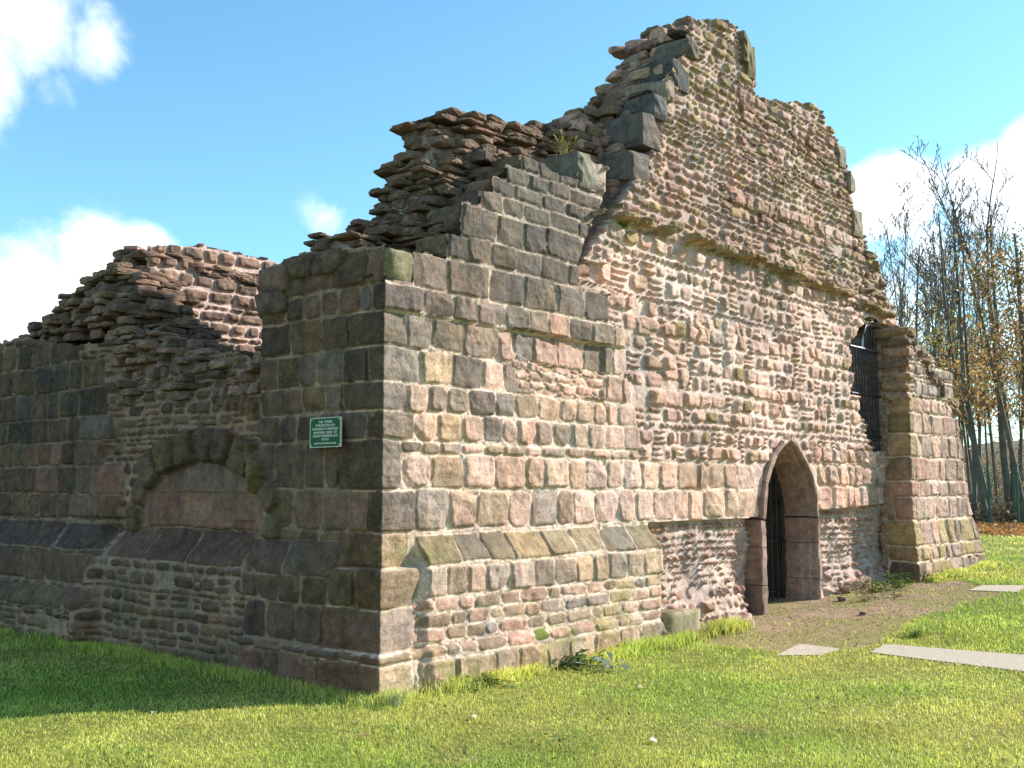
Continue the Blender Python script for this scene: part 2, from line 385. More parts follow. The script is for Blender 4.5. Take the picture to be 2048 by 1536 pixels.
bandz = lambda x: np.interp(x, [fr(p, q)[0] for p, q in ((1190, 425), (1330, 462), (1500, 520), (1700, 592), (1800, 650))], [fr(p, q)[1] for p, q in ((1190, 425), (1330, 462), (1500, 520), (1700, 592), (1800, 650))])
blockz = lambda x: np.interp(x, [fr(p, q)[0] for p, q in ((1480, 398), (1600, 440), (1740, 500))], [fr(p, q)[1] for p, q in ((1480, 398), (1600, 440), (1740, 500))])
def pal_front_rub(x, z):
    up = z > bandz(x)
    r = random.random()
    if up:
        if r < .22+.12*(z > 5.4)+.12*(x > 7): return pick(P_GREEN)*1.25
        if r < .34: return pick(P_SLAB)*1.5
        return pick(P_RUB)*rnd(.7, .92)
    if r < .05: return pick(P_GREEN)*1.3
    if r < .12: return pick(P_SLAB)*1.6
    return pick(P_RUB)*rnd(.9, 1.12)
inF = lambda x, z: x > float(ash_edge(z))-.05
rubble(2.2, XW+.6, 1.9, 7.6, lambda x, z: inF(x, z) and z > float(bandz(x))-.1, hr=(.06, .15), palf=pal_front_rub, big=.2, rel=(.028, .068), rotj=.08, asp=(1.1, 2.7), skip=.01, gap=.003)
rubble(2.2, XW+.6, 1.9, 5.2, lambda x, z: inF(x, z) and z <= float(bandz(x))-.1, hr=(.065, .215), palf=pal_front_rub, big=.5, rel=(.03, .068), asp=(.8, 2.0))
rubble(3.3, XW+.6, -.1, 1.32, lambda x, z: x > float(ash_edge(z))-.02 and z < float(zline(x)), hr=(.06, .17), asp=(.7, 2.), rel=(.02, .09), palf=lambda x, z: pick([(.34, .22, .17), (.40, .27, .20), (.28, .20, .16), (.36, .28, .20), (.30, .19, .155)]), rotj=.35, gap=.012, skip=.12)
# string course and course of larger blocks
for (f0, xs0, xs1, h0, rel0, pal0, wr0) in ((bandz, 2.75, XW, .12, .20, P_GREEN, (.12, .34)), (lambda x: bandz(x)-.075, 3.6, XW, .07, .07, P_GREEN, (.10, .26)), (blockz, 5.65, 9.2, .17, .075, P_RUB, (.14, .36)),
    (lambda x: 3.22+.02*x, 3.3, 9, .2, .06, P_RUB, (.10, .3)), (lambda x: 3.62-.03*x, 2.9, 8, .19, .06, P_RUB, (.12, .26)), (lambda x: 2.9-.045*(x-3), 3.1, 8.4, .17, .06, P_PINK, (.14, .32))):
    x = xs0
    while x < xs1:
        w_ = rnd(*wr0); z = float(f0(x+w_/2))
        if random.random() > (.1 if rel0 > .1 or f0 is blockz else .5) and inF(x+w_/2, z):
            hh = h0*rnd(.8, 1.15); W.stone(x, x+w_, z-hh/2, z+hh/2, pick(pal0)*(1.15 if pal0 is P_GREEN and random.random() < .7 else 1.), rel0*rnd(.6, 1.1), .03, .04, gap=.008, rot=rnd(-.06, .06), rgh=.35)
        x += w_
gs = groove[..., None]*1.
W.H = np.where(groove, .03*W.rough, W.H); W.C = W.C*(1-gs)+np.array((.13, .10, .085))*(1+.5*fbm(X, Y, 3, 71, 4)[..., None])*gs  # dark brown put into the groove to deepen the shade of its recess
# ---- left face rubble and slabs (middle zone, upper broken strip)
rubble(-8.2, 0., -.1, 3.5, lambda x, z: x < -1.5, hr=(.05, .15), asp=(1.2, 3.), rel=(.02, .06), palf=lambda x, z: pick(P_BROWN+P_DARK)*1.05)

# ---- ashlar
def ashlar(rows, x0f, x1f, wr, colf, rel=.026, edge=.022, rad=.035, mort=MORT_L, gap=.006, start=None, skip=0., halo=.009, rj=0.01):
    for (z0, z1) in rows:
        x = x0f(.5*(z0+z1)); xe = x1f(.5*(z0+z1)); first = True
        while x < xe-.03:
            w_ = rnd(*wr)*(1.15 if z1-z0 > .28 else .95)
            if xe-(x+w_) < wr[0]*.6: w_ = xe-x
            if random.random() >= skip:
                W_cur.stone(x, x+w_, z0+rnd(-.008, .008), z1+rnd(-.008, .008), colf(x+w_/2, (z0+z1)/2), rel*rnd(.75, 1.35), edge*rnd(.7, 1.7), rad*rnd(.5, 2.2), halo=halo, hcol=mort*rnd(.92, 1.08), gap=gap*rnd(.6, 1.9), tilt=(rnd(-.012, .012), rnd(-.010, .010)), rgh=.55, rot=rnd(-rj, rj)*1.6)
            x += w_; first = False
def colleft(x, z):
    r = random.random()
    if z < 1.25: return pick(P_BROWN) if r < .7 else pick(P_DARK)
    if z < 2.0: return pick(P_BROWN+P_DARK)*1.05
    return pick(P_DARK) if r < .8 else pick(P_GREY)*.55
# left buttress and shared quoins
rowsL = [(a, b) for a, b in zip(ROWS_L[:-1], ROWS_L[1:])]
quo = {}
for i, (z0, z1) in enumerate(rowsL):
    ql = rnd(.12, .2) if i % 2 else rnd(.4, .52); qr = rnd(.30, .42) if i % 2 else rnd(.17, .26)
    if i == 12: qr = 0.; ql = .0
    quo[i] = (ql, qr)
    cl, cr = colleft(-.3, z0), colfront(.2, z0)
for i, (z0, z1) in enumerate(rowsL):
    ql, qr = quo[i]
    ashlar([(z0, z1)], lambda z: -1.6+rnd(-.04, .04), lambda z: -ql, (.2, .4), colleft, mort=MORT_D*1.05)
MOSS = np.array((.17, .20, .035))
# front rows: split the tall row into a block row and a thin row
zthin = cz(905)
rowsF = []
for i, (z0, z1) in enumerate(rowsL[:12]):
    if i in (0, 1, 2, 3, 4): continue
    if i == 6: rowsF += [(z0, zthin, i), (zthin, z1, i)]
    else: rowsF.append((z0, z1, i))
for (z0, z1, i) in rowsF:
    ext = i in (5, 6) and z1 < cz(890)
    xe = (lambda z: DX0-.16) if (i == 5 or (i == 6 and z1 < cz(900))) else (lambda z: float(ash_edge(z)))
    ashlar([(z0, z1)], lambda z: quo[i][1], xe, (.2, .4) if z1-z0 > .15 else (.2, .45), colfront, rel=.026, edge=.014 if z0 > 2.3 else .026, rad=.026 if z0 > 2.3 else .045, gap=.005)
    if i in (5, 6) and z1 < cz(900):
        ashlar([(z0+.03, z1+.05)], lambda z: DX1+.17, lambda z: XW-.35+rnd(-.1, .15), (.2, .36), colfront, rel=.04, edge=.035, rad=.05)
ashlar([(zthin+.05, zthin+.28)], lambda z: DX1+.05, lambda z: XW-.4, (.2, .36), colfront, rel=.045, edge=.035, rad=.05)
# patch where the facing was lost (thinner courses)
z_p = RZ[10]
for q in range(3):
    a = z_p+.02-.085*q*1.05
    ashlar([(a-.09, a)], lambda z: fr(1020, 700)[0]+.05*q, lambda z: fr(1210, 700)[0]-.05*q, (.12, .3), lambda x, z: pick(P_RUB), rel=.02, edge=.02, rad=.04)
pm = inpoly(X, Y, FR([(1018, 655), (1205, 690), (1205, 750), (1100, 745), (1020, 700)])); D -= np.where(pm, .035, 0)
# upper stepped ashlar rows
uz = [RZ[12], cz(563)+0]
starts = [822, 888, 915, 953, 978, 1004, 1034]; tops = [500, 464, 406, 379, 354, 330, 308]
zt = [RZ[12]]+[fr(a, b)[1] for a, b in zip(starts, tops)]
for k in range(7):
    ashlar([(zt[k], zt[k+1])], lambda z: fr(starts[k], 450)[0]+.0, lambda z: float(ash_edge(z)), (.26, .46), lambda x, z: pick(P_GREY)*.55, rel=.022, edge=.018, rad=.022, gap=.006, mort=MORT_L*.8)
    W.K |= (X > fr(starts[k], 450)[0]) & (X < 2) & (Y > zt[k]-.02) & (Y < zt[k+1]-.012)
# top-left stones over the left face
ashlar([(RZ[12], RZ[12]+.30)], lambda z: -1.42, lambda z: .0, (.28, .42), lambda x, z: pick(P_DARK)*1.1, rel=.03, mort=MORT_D)
# quoins that wrap the arris: shade painted into the shaded side's colour, crusted grey in front
for i, (z0, z1) in enumerate(rowsL[:12]):
    ql, qr = quo[i]
    c = pick(P_GREY)*.72 if z0 > 1.2 else pick(P_BUFF)*.85
    if i == 1: c = c*.9
    W.stone(-ql, qr, z0, z1, c, .030, .02, .035, halo=.014, hcol=MORT_L*.9, gap=.007, rgh=.55)
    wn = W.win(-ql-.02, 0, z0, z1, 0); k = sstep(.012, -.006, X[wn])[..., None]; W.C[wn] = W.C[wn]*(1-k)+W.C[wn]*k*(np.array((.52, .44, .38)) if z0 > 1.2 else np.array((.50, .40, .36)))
# plinth, front: sloped course then squared courses then small stones
def colpl(x, z): return pick([(.24, .21, .12), (.27, .22, .13), (.21, .18, .12), (.25, .225, .15), (.18, .17, .14)])
ashlar([(RZ[4]+.012, RZ[5]-.02)], lambda z: .34, lambda z: float(ash_edge(1.)), (.34, .62), colpl, rel=.022, edge=.015, rad=.012, gap=.006)
zz = [RZ[4], RZ[4]-.25]
ashlar([(zz[1], zz[0])], lambda z: .36, lambda z: float(ash_edge(.8)), (.22, .38), lambda x, z: pick(P_BUFF+P_GREY[:3]), rel=.022, rad=.02)
z = zz[1]; hs = [.12, .115, .12, .115]
for h in hs:
    ashlar([(z-h, z)], lambda z: .2+rnd(0, .12), lambda z: float(ash_edge(.5)), (.15, .42), lambda x, z: pick(P_BUFF+P_PINK[:3]+[(.22, .21, .22)])*.95 if random.random() > .11 or z > .5 else MOSS*rnd(.8, 1.1), rel=.017, edge=.016, rad=.03, gap=.007, mort=MORT_L*1.02)
    z -= h
ashlar([(-.12, z)], lambda z: .25, lambda z: float(ash_edge(.3)), (.26, .46), lambda x, z: pick(P_BUFF)*.95, rel=.026, edge=.02, rad=.03, gap=.007)
# left plinths
ashlar([(RZ[4]-.1, RZ[5]-.08)], lambda z: -1.6, lambda z: -.42, (.4, .7), lambda x, z: pick([(.15, .10, .085), (.12, .09, .075)]), rel=.02, mort=MORT_D)
ashlar([(RZ[4]-.08, RZ[5]-.03)], lambda z: -4.05, lambda z: -1.7, (.5, .9), lambda x, z: pick([(.15, .10, .085), (.12, .085, .07)]), rel=.02, mort=MORT_D, gap=.01)
rl = [1.26, 1.53, 1.83, 2.10, 2.36, 2.66, 2.97, 3.25]
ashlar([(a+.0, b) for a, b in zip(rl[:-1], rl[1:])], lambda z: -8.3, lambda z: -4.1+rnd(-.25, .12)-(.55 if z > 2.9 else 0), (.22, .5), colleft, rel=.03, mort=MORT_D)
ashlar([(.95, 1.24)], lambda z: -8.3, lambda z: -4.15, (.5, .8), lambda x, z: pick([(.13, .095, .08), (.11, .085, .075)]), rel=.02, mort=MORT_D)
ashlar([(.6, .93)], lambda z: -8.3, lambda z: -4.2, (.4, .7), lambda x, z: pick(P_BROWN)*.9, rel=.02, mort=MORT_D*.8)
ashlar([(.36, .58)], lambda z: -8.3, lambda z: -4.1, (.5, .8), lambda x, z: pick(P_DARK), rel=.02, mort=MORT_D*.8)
# blocked arch on the left face: infill blocks, then a ring of voussoirs
a_c = np.array(lf(388, 1100)); a_t = lf(400, 925); a_l = lf(262, 1090); a_r = lf(535, 1110)
acx = (a_l[0]+a_r[0])/2; az0 = RZ[5]-.03; ahw = abs(a_r[0]-a_l[0])/2; ahh = a_t[1]-az0
infill = [(-1.0, -.42, 0, .56), (-.42, .1, 0, .54), (.1, 1.0, -.02, .54)]
W.clear(acx-ahw, acx+ahw, az0, az0+ahh*.75, MORT_D)
for (u0, u1, v0, v1) in infill: W.stone(acx+u0*ahw*.93, acx+u1*ahw*.93, az0+v0*ahh, az0+v1*ahh, pick([(.30, .17, .13), (.34, .19, .15), (.27, .18, .12)]), .04, .03, .04, gap=.008, halo=.01, hcol=MORT_D)
el = ((X-acx)/(ahw*1.0))**2+((Y-az0-.1*ahh)/(ahh*.86))**2
head = (((X-acx)/(ahw*1.0))**2+((Y-az0-.1*ahh)/(ahh*.92))**2 < 1) & (Y > az0+ahh*.55) & (np.abs(X-acx) < ahw*.85)
W.H = np.where(head, .035+.01*W.rough, W.H); W.C = np.where(head[..., None], np.array((.27, .165, .125))*(1+.25*W.cn[..., None]), W.C)
va = [-8, 12, 32, 50, 66, 80, 95, 110, 126, 144, 166, 188]
for k in range(len(va)-1):
    th = R_((va[k]+va[k+1])/2); ra = ahw+.16; rb = ahh*.93+.18
    ux, uz_ = acx+math.cos(th)*ra*.98, az0+.04*ahh+math.sin(th)*rb
    L_ = .36 if 30 < (va[k]+va[k+1])/2 < 150 else .26
    nx, nz_ = math.cos(th)/ra, math.sin(th)/rb; ang = math.atan2(nz_, nx)
    wd = .5*(R_(va[k+1]-va[k]))*math.hypot(ra*math.sin(th), rb*math.cos(th))*.95
    W.stone(ux-L_/2, ux+L_/2, uz_-wd*1.02, uz_+wd*1.02, pick([(.14, .11, .06), (.17, .14, .065), (.11, .085, .065), (.26, .15, .12) if k in (1, 9, 10) else (.13, .10, .07)]), .15 if 2 <= k <= 8 else .08, .045, .05, rot=ang, gap=.008, rgh=.2)
# small upright slabs above the arch, by the buttress
for q in range(7):
    x = -1.75-.11*q; W.stone(x-.09, x, 2.2+.03*q, 2.42+.02*q, pick(P_DARK), .06, .03, .03, rot=-.25, gap=.006)
big1 = fbm(X, Y, .8, 101, 4, .6)[..., None]; big2 = fbm(X, Y, 1.9, 103, 4, .6)[..., None]
W.C *= (1+.30*big1)*(1+.14*big2*np.array((1., -.1, -.5)))
cr = (np.clip(.45+1.3*fbm(X, Y, 1.3, 105, 4, .6), 0, 1)*np.where(X >= 0, sstep(3.3, 1.8, X)*sstep(1.8, 3.1, Y), 0))[..., None]
W.C = W.C*(1-.52*cr)+np.array((.05, .047, .045))*.52*cr
# moss over lower front courses
ms = sstep(.02, .50, fbm(X, Y, 1.6, 90, 4, .6)+.35*fbm(X, Y, 14, 92, 2))*np.where((X > 0) & butt, np.where(Y > .95, sstep(1.3, 1.2, Y)*.8, sstep(1.25, .1, Y)), 0)
W.C = W.C*(1-.6*ms[..., None])+np.array((.21, .20, .05))*.6*ms[..., None]
ms = sstep(.0, .5, fbm(X, Y, 1.1, 95, 4, .6))*np.where(X < 0, sstep(2.4, .3, Y)*.6+.1, 0)
W.C = W.C*(1-.5*ms[..., None])+np.array((.085, .088, .03))*.5*ms[..., None]
W.C *= np.where(rob[..., None] & (W.H[..., None] < .02), .82, 1.)
W.C *= np.where((X > 2.4) & (Y > bandz(X)) & (W.H < .022), .8, 1.)[..., None]
W.C *= np.where((X > 2.4) & (Y > bandz(X)), .93, 1.)[..., None]
W.C *= np.where(X[..., None] < -.01, np.array((.95, .85, .84)), 1.)  # whole side face darkened: more shade put into its colour
# black crust streaks on the shaded face
st = sstep(.1, .5, fbm(X, Y*.22, 5, 97, 4, .6))*np.where(X < .0, sstep(1.3, 2., Y), 0)
W.C = W.C*(1-.45*st[..., None])+np.array((.035, .035, .037))*.45*st[..., None]

# ================================================================ the tower
tower = tag(empty('ruined_tower', (4.5, 2.5, .2)), 'roofless ruined sandstone tower with pointed doorway, barred window and jagged broken gable', 'ruined tower')
selm = X < -1.62
sela = selm & (((X-acx)/(ahw+.32))**2+((Y-az0)/(ahh*.9+.34))**2 < 1) & (Y > az0-.02)
W.build('side_wall', M_STONE, tower, selm & ~sela)
W.build('blocked_arch', M_STONE, tower, sela)
selb = (X >= -1.62) & ((X < 0) | butt)
W.build('corner_buttress', M_STONE, tower, selb)
W.build('front_wall', M_RUB, tower, ~selb & (X > 0))

# loose-stone templates
def templates(n=16, seed=3, pw=11, nz_=.075, chop=1.06):
    out = []
    k = 5
    g = np.linspace(-1, 1, k+1)
    fv = []; ff = []
    for ax in range(3):
        for sgn in (-1, 1):
            a, b = np.meshgrid(g, g, indexing='ij'); v = np.zeros(a.shape+(3,)); v[..., ax] = sgn; v[..., (ax+1) % 3] = a; v[..., (ax+2) % 3] = b
            off = sum(len(q) for q in fv); fv.append(v.reshape(-1, 3)); i = np.arange((k+1)**2).reshape(k+1, k+1)+off
            q = np.stack([i[:-1, :-1], i[1:, :-1], i[1:, 1:], i[:-1, 1:]], -1).reshape(-1, 4); ff.append(q if sgn > 0 else q[:, ::-1])
    V = np.concatenate(fv); F = np.concatenate(ff)
    key = np.round(V, 5); u, inv = np.unique(key, axis=0, return_inverse=True); inv = inv.ravel(); F = inv[F]; V = u
    for t in range(n):
        r = (np.abs(V)**pw).sum(1)**(1/pw); P = V/r[:, None]
        s = seed+t*5
        d = 1+nz_*(vnoise(P[:, 0]*1.7+t*3, P[:, 1]*1.7+P[:, 2]*2.9, s)+.6*vnoise(P[:, 0]*4+P[:, 2]*5, P[:, 1]*4-t, s+1))
        P = P*d[:, None]
        # chop a few random facets
        for q in range(4):
            n_ = np.array([math.sin(t*7+q*2.3), math.cos(t*3+q*4.1), .5*math.sin(q*1.9+t)]); n_ /= np.linalg.norm(n_)
            dd = P@n_-chop; P = P-np.maximum(dd, 0)[:, None]*n_*.95
        out.append(P)
    return out, F
TPL, TF = templates(); TPLH, _ = templates(pw=16, nz_=.045, chop=1.12, seed=9)
class Pile:
    def __init__(s, sm=False, hard=False): s.sm = sm; s.hard = hard; s.v = []; s.f = []; s.c = []; s.n = 0
    def add(s, c, half, colr, rz=0., tilt=(0, 0), t=None):
        P = (TPLH if s.hard else TPL)[t if t is not None else random.randrange(len(TPL))]*np.array(half)
        a, b = tilt; cx_, sx_ = math.cos(a), math.sin(a); cy_, sy_ = math.cos(b), math.sin(b); cz_, sz_ = math.cos(rz), math.sin(rz)
        M = np.array([[cz_, -sz_, 0], [sz_, cz_, 0], [0, 0, 1]])@np.array([[cy_, 0, sy_], [0, 1, 0], [-sy_, 0, cy_]])@np.array([[1, 0, 0], [0, cx_, -sx_], [0, sx_, cx_]])
        P = P@M.T+np.array(c); s.v.append(P); s.f.append(TF+s.n); s.n += len(P)
        cc = np.tile(np.asarray(colr, float), (len(P), 1)); s.c.append(cc*(1+.15*rng.standard_normal((len(P), 1))))
    def build(s, name, m, parent): return mesh_np(name, np.concatenate(s.v), np.concatenate(s.f), m, parent, np.clip(np.concatenate(s.c), .01, .9), smooth=s.sm)

# ---- profile of the surviving core: S(x,y) = height of masonry
fp = np.array([p for p in front_poly[3:-3]])
def top_front(x):  # highest outline of the front sheet at x
    x = np.atleast_1d(x); out = np.full(x.shape, -1.)
    P = front_poly
    for (x0, z0), (x1, z1) in zip(P[:-1], P[1:]):
        lo, hi = min(x0, x1), max(x0, x1)
        if hi-lo < 1e-6: continue
        m = (x >= lo) & (x <= hi); z = z0+(z1-z0)*(x-x0)/(x1-x0); out = np.where(m, np.maximum(out, z), out)
    return out
TH = 1.15
bk = [(640, 478, 1.3), (700, 436, 1.2), (735, 392, 1.1), (775, 352, 1.0), (795, 340, 1.0), (797, 262, .95), (825, 240, .95), (868, 222, .95), (925, 226, .95), (960, 244, .95), (1010, 250, .95), (1060, 255, .95),
      (1105, 246, .95), (1150, 222, .95), (1212, 214, .95), (1240, 190, .9), (1252, 152, .9), (1275, 104, .9), (1310, 66, .9), (1345, 46, .9), (1385, 32, .7), (1430, 36, .4), (1478, 50, .3)]
bk = [(lambda p: (p[0], p[2]))(on(1, y, a, b)) for a, b, y in bk]
bx = np.array([b[0] for b in bk]); bzz = np.array([b[1] for b in bk])-.05
xm_pk = bx[-1]
def S(x, y):
    x = np.asarray(x, float); y = np.asarray(y, float)
    zf = top_front(x.ravel()).reshape(x.shape)-.06
    zb = np.where(x < xm_pk, np.interp(x, bx, bzz), zf-.12); 
    zf2 = np.where((x > 1.5) & (x < 3.25), np.minimum(zf, 4.5+.1*(x-1.5)), zf)
    s = np.where((y > .0) & (y < TH) & (x > .05) & (x < XW+.9), zf2+(np.maximum(zb, zf2)-zf2)*sstep(.22, .75, y+.12*vnoise(x*3, y*3, 9)), -1)
    # left (side) wall stump behind the buttress, saddle, and the rear corner
    yl = np.array([TH-.2, 1.45, 1.62, 1.75, 2.2, 2.8, 3.4, 3.9, 4.3, 4.62, 4.9, 5.4, 6.0, 6.8, 7.6, 8.4])
    zl = np.array([3.78, 3.56, 3.36, 2.72, 2.80, 2.95, 3.08, 3.35, 3.75, 4.12, 4.18, 4.02, 3.85, 3.55, 3.36, 3.25])
    s2 = np.where((x > .06) & (x < .95) & (y >= TH-.2) & (y < 8.3), np.interp(y, yl, zl)-np.where(y > 3.8, .45, .1)*sstep(.45, .05, x)-.1*vnoise(x*3, y*2, 13)*0, -1)
    s2 = np.where((y < 4.5) & (y > 2.9), s2-.5*sstep(.1, .9, x)*sstep(2.9, 4., y)*0, s2)
    return np.maximum(s, s2)
# core body
gx = np.arange(0, 11.3, .08); gy = np.arange(-.1, 8.5, .08); GX, GY = np.meshgrid(gx, gy, indexing='ij')
def core(name, sel, drop=.07, base=0.):
    SS = np.where(sel(GX, GY), S(GX, GY), -9); E_ = SS.copy()
    for a_, b_ in ((1, 0), (-1, 0), (0, 1), (0, -1)): E_ = np.minimum(E_, np.roll(SS, (a_, b_), (0, 1)))
    Z = np.where(E_ > base+.5, E_-drop, -9); ok = Z > base
    Z = np.where(ok, Z+.03*fbm(GX, GY, 5, 31, 2), base)
    # widen: keep quads touching ok
    q = ok[:-1, :-1] | ok[1:, :-1] | ok[1:, 1:] | ok[:-1, 1:]
    id_ = np.arange(GX.size).reshape(GX.shape)
    F = np.stack([id_[:-1, :-1], id_[1:, :-1], id_[1:, 1:], id_[:-1, 1:]], -1)[q]
    V = np.stack([GX, GY, Z], -1).reshape(-1, 3); u = np.unique(F); re = np.full(len(V), -1); re[u] = np.arange(len(u))
    c = np.array((.30, .22, .165))*(1+.3*fbm(GX, GY, 6, 33, 3).reshape(-1, 1))[u]
    mesh_np(name, V[u], re[F], M_RUB, tower, c)
nodoor = lambda x, y: ~((y < TH) & (x > DX0-.12) & (x < DX1+.12)) & ~((y < TH) & (x > 8.8) & (x < 11.5))
core('wall_core', lambda x, y: (y > .38) & ((x > .45) | (y < TH)) & nodoor(x, y) | ((y > .12) & (x > 3.8) & (x < 9.) & nodoor(x, y) & (S(x, y) > 9)))
pile = Pile()
def courses(x0, x1, y0, y1, z0, z1, hr, palf, ok=lambda x, y, z: True, depth=.36, r=.24, wr=(.10, .36), yr=(.12, .28), tl=.04):
    z = z0
    while z < z1:
        h = rnd(*hr); zm = z+h/2; y = y0+rnd(-.1, 0)
        while y < y1:
            dy = rnd(*yr); x = x0+rnd(-.15, 0)
            while x < x1:
                dx = rnd(*wr); xc, yc = x+dx/2, y+dy/2+rnd(-.03, .03)
                s_ = float(S(xc, yc))
                if s_ > zm+rnd(-.03, .02) and min(float(S(xc-dx*.36, yc)), float(S(xc, yc-dy*.36)), float(S(xc, yc+dy*.36))) > zm-.13 and ok(xc, yc, zm):
                    nb = min(float(S(xc-r, yc)), float(S(xc+r, yc)), float(S(xc, yc-r)), float(S(xc, yc+r)), s_)
                    if nb < zm+depth:
                        pile.add((xc+rnd(-.03, .03), yc+rnd(-.02, .02), zm), (dx/2*rnd(.92, 1.08), dy/2*1.1, h/2*rnd(.82, 1.04)), palf(xc, yc, zm), rnd(-.10, .10), (rnd(-tl, tl), rnd(-tl, tl)))
                x += dx
            y += dy
        z += h
courses(.22, 3.35, .22, TH, 3.1, 5.6, (.035, .10), lambda x, y, z: (pick(P_SLAB)*.5+pick(P_DARK)*.6)*.95, ok=lambda x, y, z: not (x > 2.2 and y < .45))
courses(3.3, 5.4, .18, TH, 3.6, 7.6, (.06, .14), lambda x, y, z: pick(P_SLAB+P_RUB[:2])*.95)
courses(5.4, XW+.1, .10, .8, 4., 7.6, (.06, .12), lambda x, y, z: pick(P_SLAB+P_RUB+P_GREEN)*.85, depth=.15)
courses(.10, .95, TH-.1, 4.4, 2.45, 4.3, (.05, .11), lambda x, y, z: pick(P_SLAB))
courses(.05, .95, 4.2, 8.2, 2.9, 4.4, (.05, .11), lambda x, y, z: pick(P_SLAB+P_BROWN))
pile.build('broken_masonry', M_RUB, tower)
# stepped ends of the ashlar rows: real blocks with their own depth
blk = Pile(False, True)
for k in range(7):
    x = fr(starts[k], 450)[0]; z0, z1 = zt[k], zt[k+1]; l = rnd(.24, .34)
    blk.add((x+l-.01, .17, (z0+z1)/2), (l, .20, (z1-z0)/2-.006), pick(P_DARK)*1.2, 0, (0, 0), k)
b = blk.build('stepped_block', M_STONE, tower)
# big dark quoins up the broken gable edge, capping blocks: each a block of its own
def quoin(px, py, hw, hh, colr, y0=.0, dep=.26, name='quoin', tl=(0, 0)):
    q = Pile(False, True); p = on(1, y0-.05, px, py)
    q.add((p[0]+hw*.2, y0-.06+dep, p[2]), (hw, dep, hh), colr, rnd(-.05, .05), tl); return q.build(name, M_STONE, tower)
DK = (.14, .115, .10)
for a in [(1276, 332, .19, .16, DK), (1303, 262, .19, .19, DK), (1320, 213, .13, .14, (.10, .095, .09)), (1336, 178, .12, .12, (.26, .20, .15)), (1361, 150, .18, .18, (.09, .085, .085)),
          (1385, 95, .13, .10, (.16, .14, .12)), (1494, 92, .10, .20, (.19, .16, .09)), (1503, 122, .10, .22, (.19, .16, .08)), (1172, 342, .16, .19, (.20, .185, .14))]:
    quoin(*a)
for a in [(1684, 312, .11, .17), (1703, 362, .12, .15), (1716, 446, .15, .2)]:
    quoin(*a, (.24, .20, .14), dep=.2)
# top corner block on the left face
q = Pile(True, True); q.add((.19, .13, RZ[12]+.13), (.2, .16, .15), (.23, .19, .11), .1, (.03, 0), 2); q.build('quoin', M_STONE, tower)
for (yy, zz_, l, hh) in ((1.36, RZ[12]-.02, .22, .10), (1.30, RZ[12]+.18, .2, .12), (.95, RZ[12]+.25, .2, .1), (.55, RZ[12]+.24, .2, .1)):
    q = Pile(True, True); q.add((.12, yy+.1, zz_), (.2, l, hh), pick(P_DARK), 0, (0, 0)); q.build('quoin', M_STONE, tower)

# ---------------------------------------------------------------- far buttress (its own relief, wrapped round the front corner)
PB = .34; fx0, fx1 = 10.12, 12.6
ssb = np.arange(-.9, 3.6, .014); vsb = np.arange(0, 4.4, .0135)
B = Sheet([(fx0, .9-PB), (fx0, -PB), (fx1+.3, -PB), (fx1+.3, 1.8)], -.9, ssb, vsb); W_cur = B
BX, BY = B.X, B.Y
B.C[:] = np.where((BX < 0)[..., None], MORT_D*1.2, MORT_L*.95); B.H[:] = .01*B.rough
bp_ = lambda px, py: (lambda p: (p[0]-fx0, p[2]))(on(1, -PB, px, py))
edge_r = [bp_(*p) for p in ((1952, 1122), (1946, 1060), (1932, 970), (1916, 870), (1905, 790), (1903, 762))]
bpoly = [(-.47, -1), (-.47, 4.12), (.0, bp_(1826, 660)[1]), bp_(1840, 690), bp_(1850, 705), bp_(1868, 715), bp_(1870, 735), bp_(1903, 745)]+edge_r[::-1]+[(2.6, -1)]
B.K = inpoly(BX+.02*fbm(BX, BY, 6, 3, 2), BY+.02*fbm(BX, BY, 6, 5, 2), bpoly)
# battered foot: the outline widens to the right; relief stands a little forward at the bottom
B.D += .10*sstep(1.3, .3, BY)*(BX > -.01)
def pb(x, z): return pick(P_GREEN)*1.3 if (z < 1.1 and random.random() < .35) else pick(P_RUB+P_GREY[:3]+P_PINK[:2])*(.95 if x < 1.4 else .75)
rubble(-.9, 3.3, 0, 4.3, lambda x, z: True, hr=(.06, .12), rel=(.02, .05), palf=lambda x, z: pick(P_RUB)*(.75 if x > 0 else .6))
zb_ = [.0, .52, .74, 1.12, 1.46, 1.70, 2.05, 2.40, 2.72, 2.95]
ashlar([(a, b) for a, b in zip(zb_[:-1], zb_[1:])], lambda z: .12, lambda z: 3.4, (.22, .5), pb, rel=.03, edge=.03, rad=.04)
ashlar([(3.0, 3.2), (3.3, 3.45), (3.62, 3.78)], lambda z: .3, lambda z: 2.6, (.2, .4), lambda x, z: pick(P_GREY), rel=.03, skip=.2)
for (z0, z1) in zip(zb_[:-1], zb_[1:]):
    l = rnd(.2, .45); B.stone(-l, rnd(.15, .26), z0, z1, pick(P_GREEN+P_SLAB)*1.35, .05, .04, .05, halo=.012, hcol=MORT_L, gap=.006)
for q in range(9):
    z0 = 2.7+q*.165; B.stone(-rnd(.15, .5), rnd(.05, .2), z0, z0+rnd(.1, .17), pick(P_GREEN+P_SLAB)*1.35, rnd(.04, .09), .04, .05, gap=.006, rot=rnd(-.05, .05))
B.build('far_buttress', M_STONE, tower)
W_cur = W
bp2 = Pile()
for q in range(170):
    t = random.random(); z = np.interp(t*2.4, [0, .4, 1, 1.9, 2.4], [4.05, 3.8, 3.5, 3.1, 2.9]); x = fx0+t*2.1
    bp2.add((x, rnd(-PB+.06, .6), z-rnd(.04, .5)*.3), (rnd(.1, .2), rnd(.1, .2), rnd(.03, .09)), pick(P_SLAB+P_GREEN)*1.05, rnd(-.4, .4), (rnd(-.1, .1), rnd(-.1, .1)))
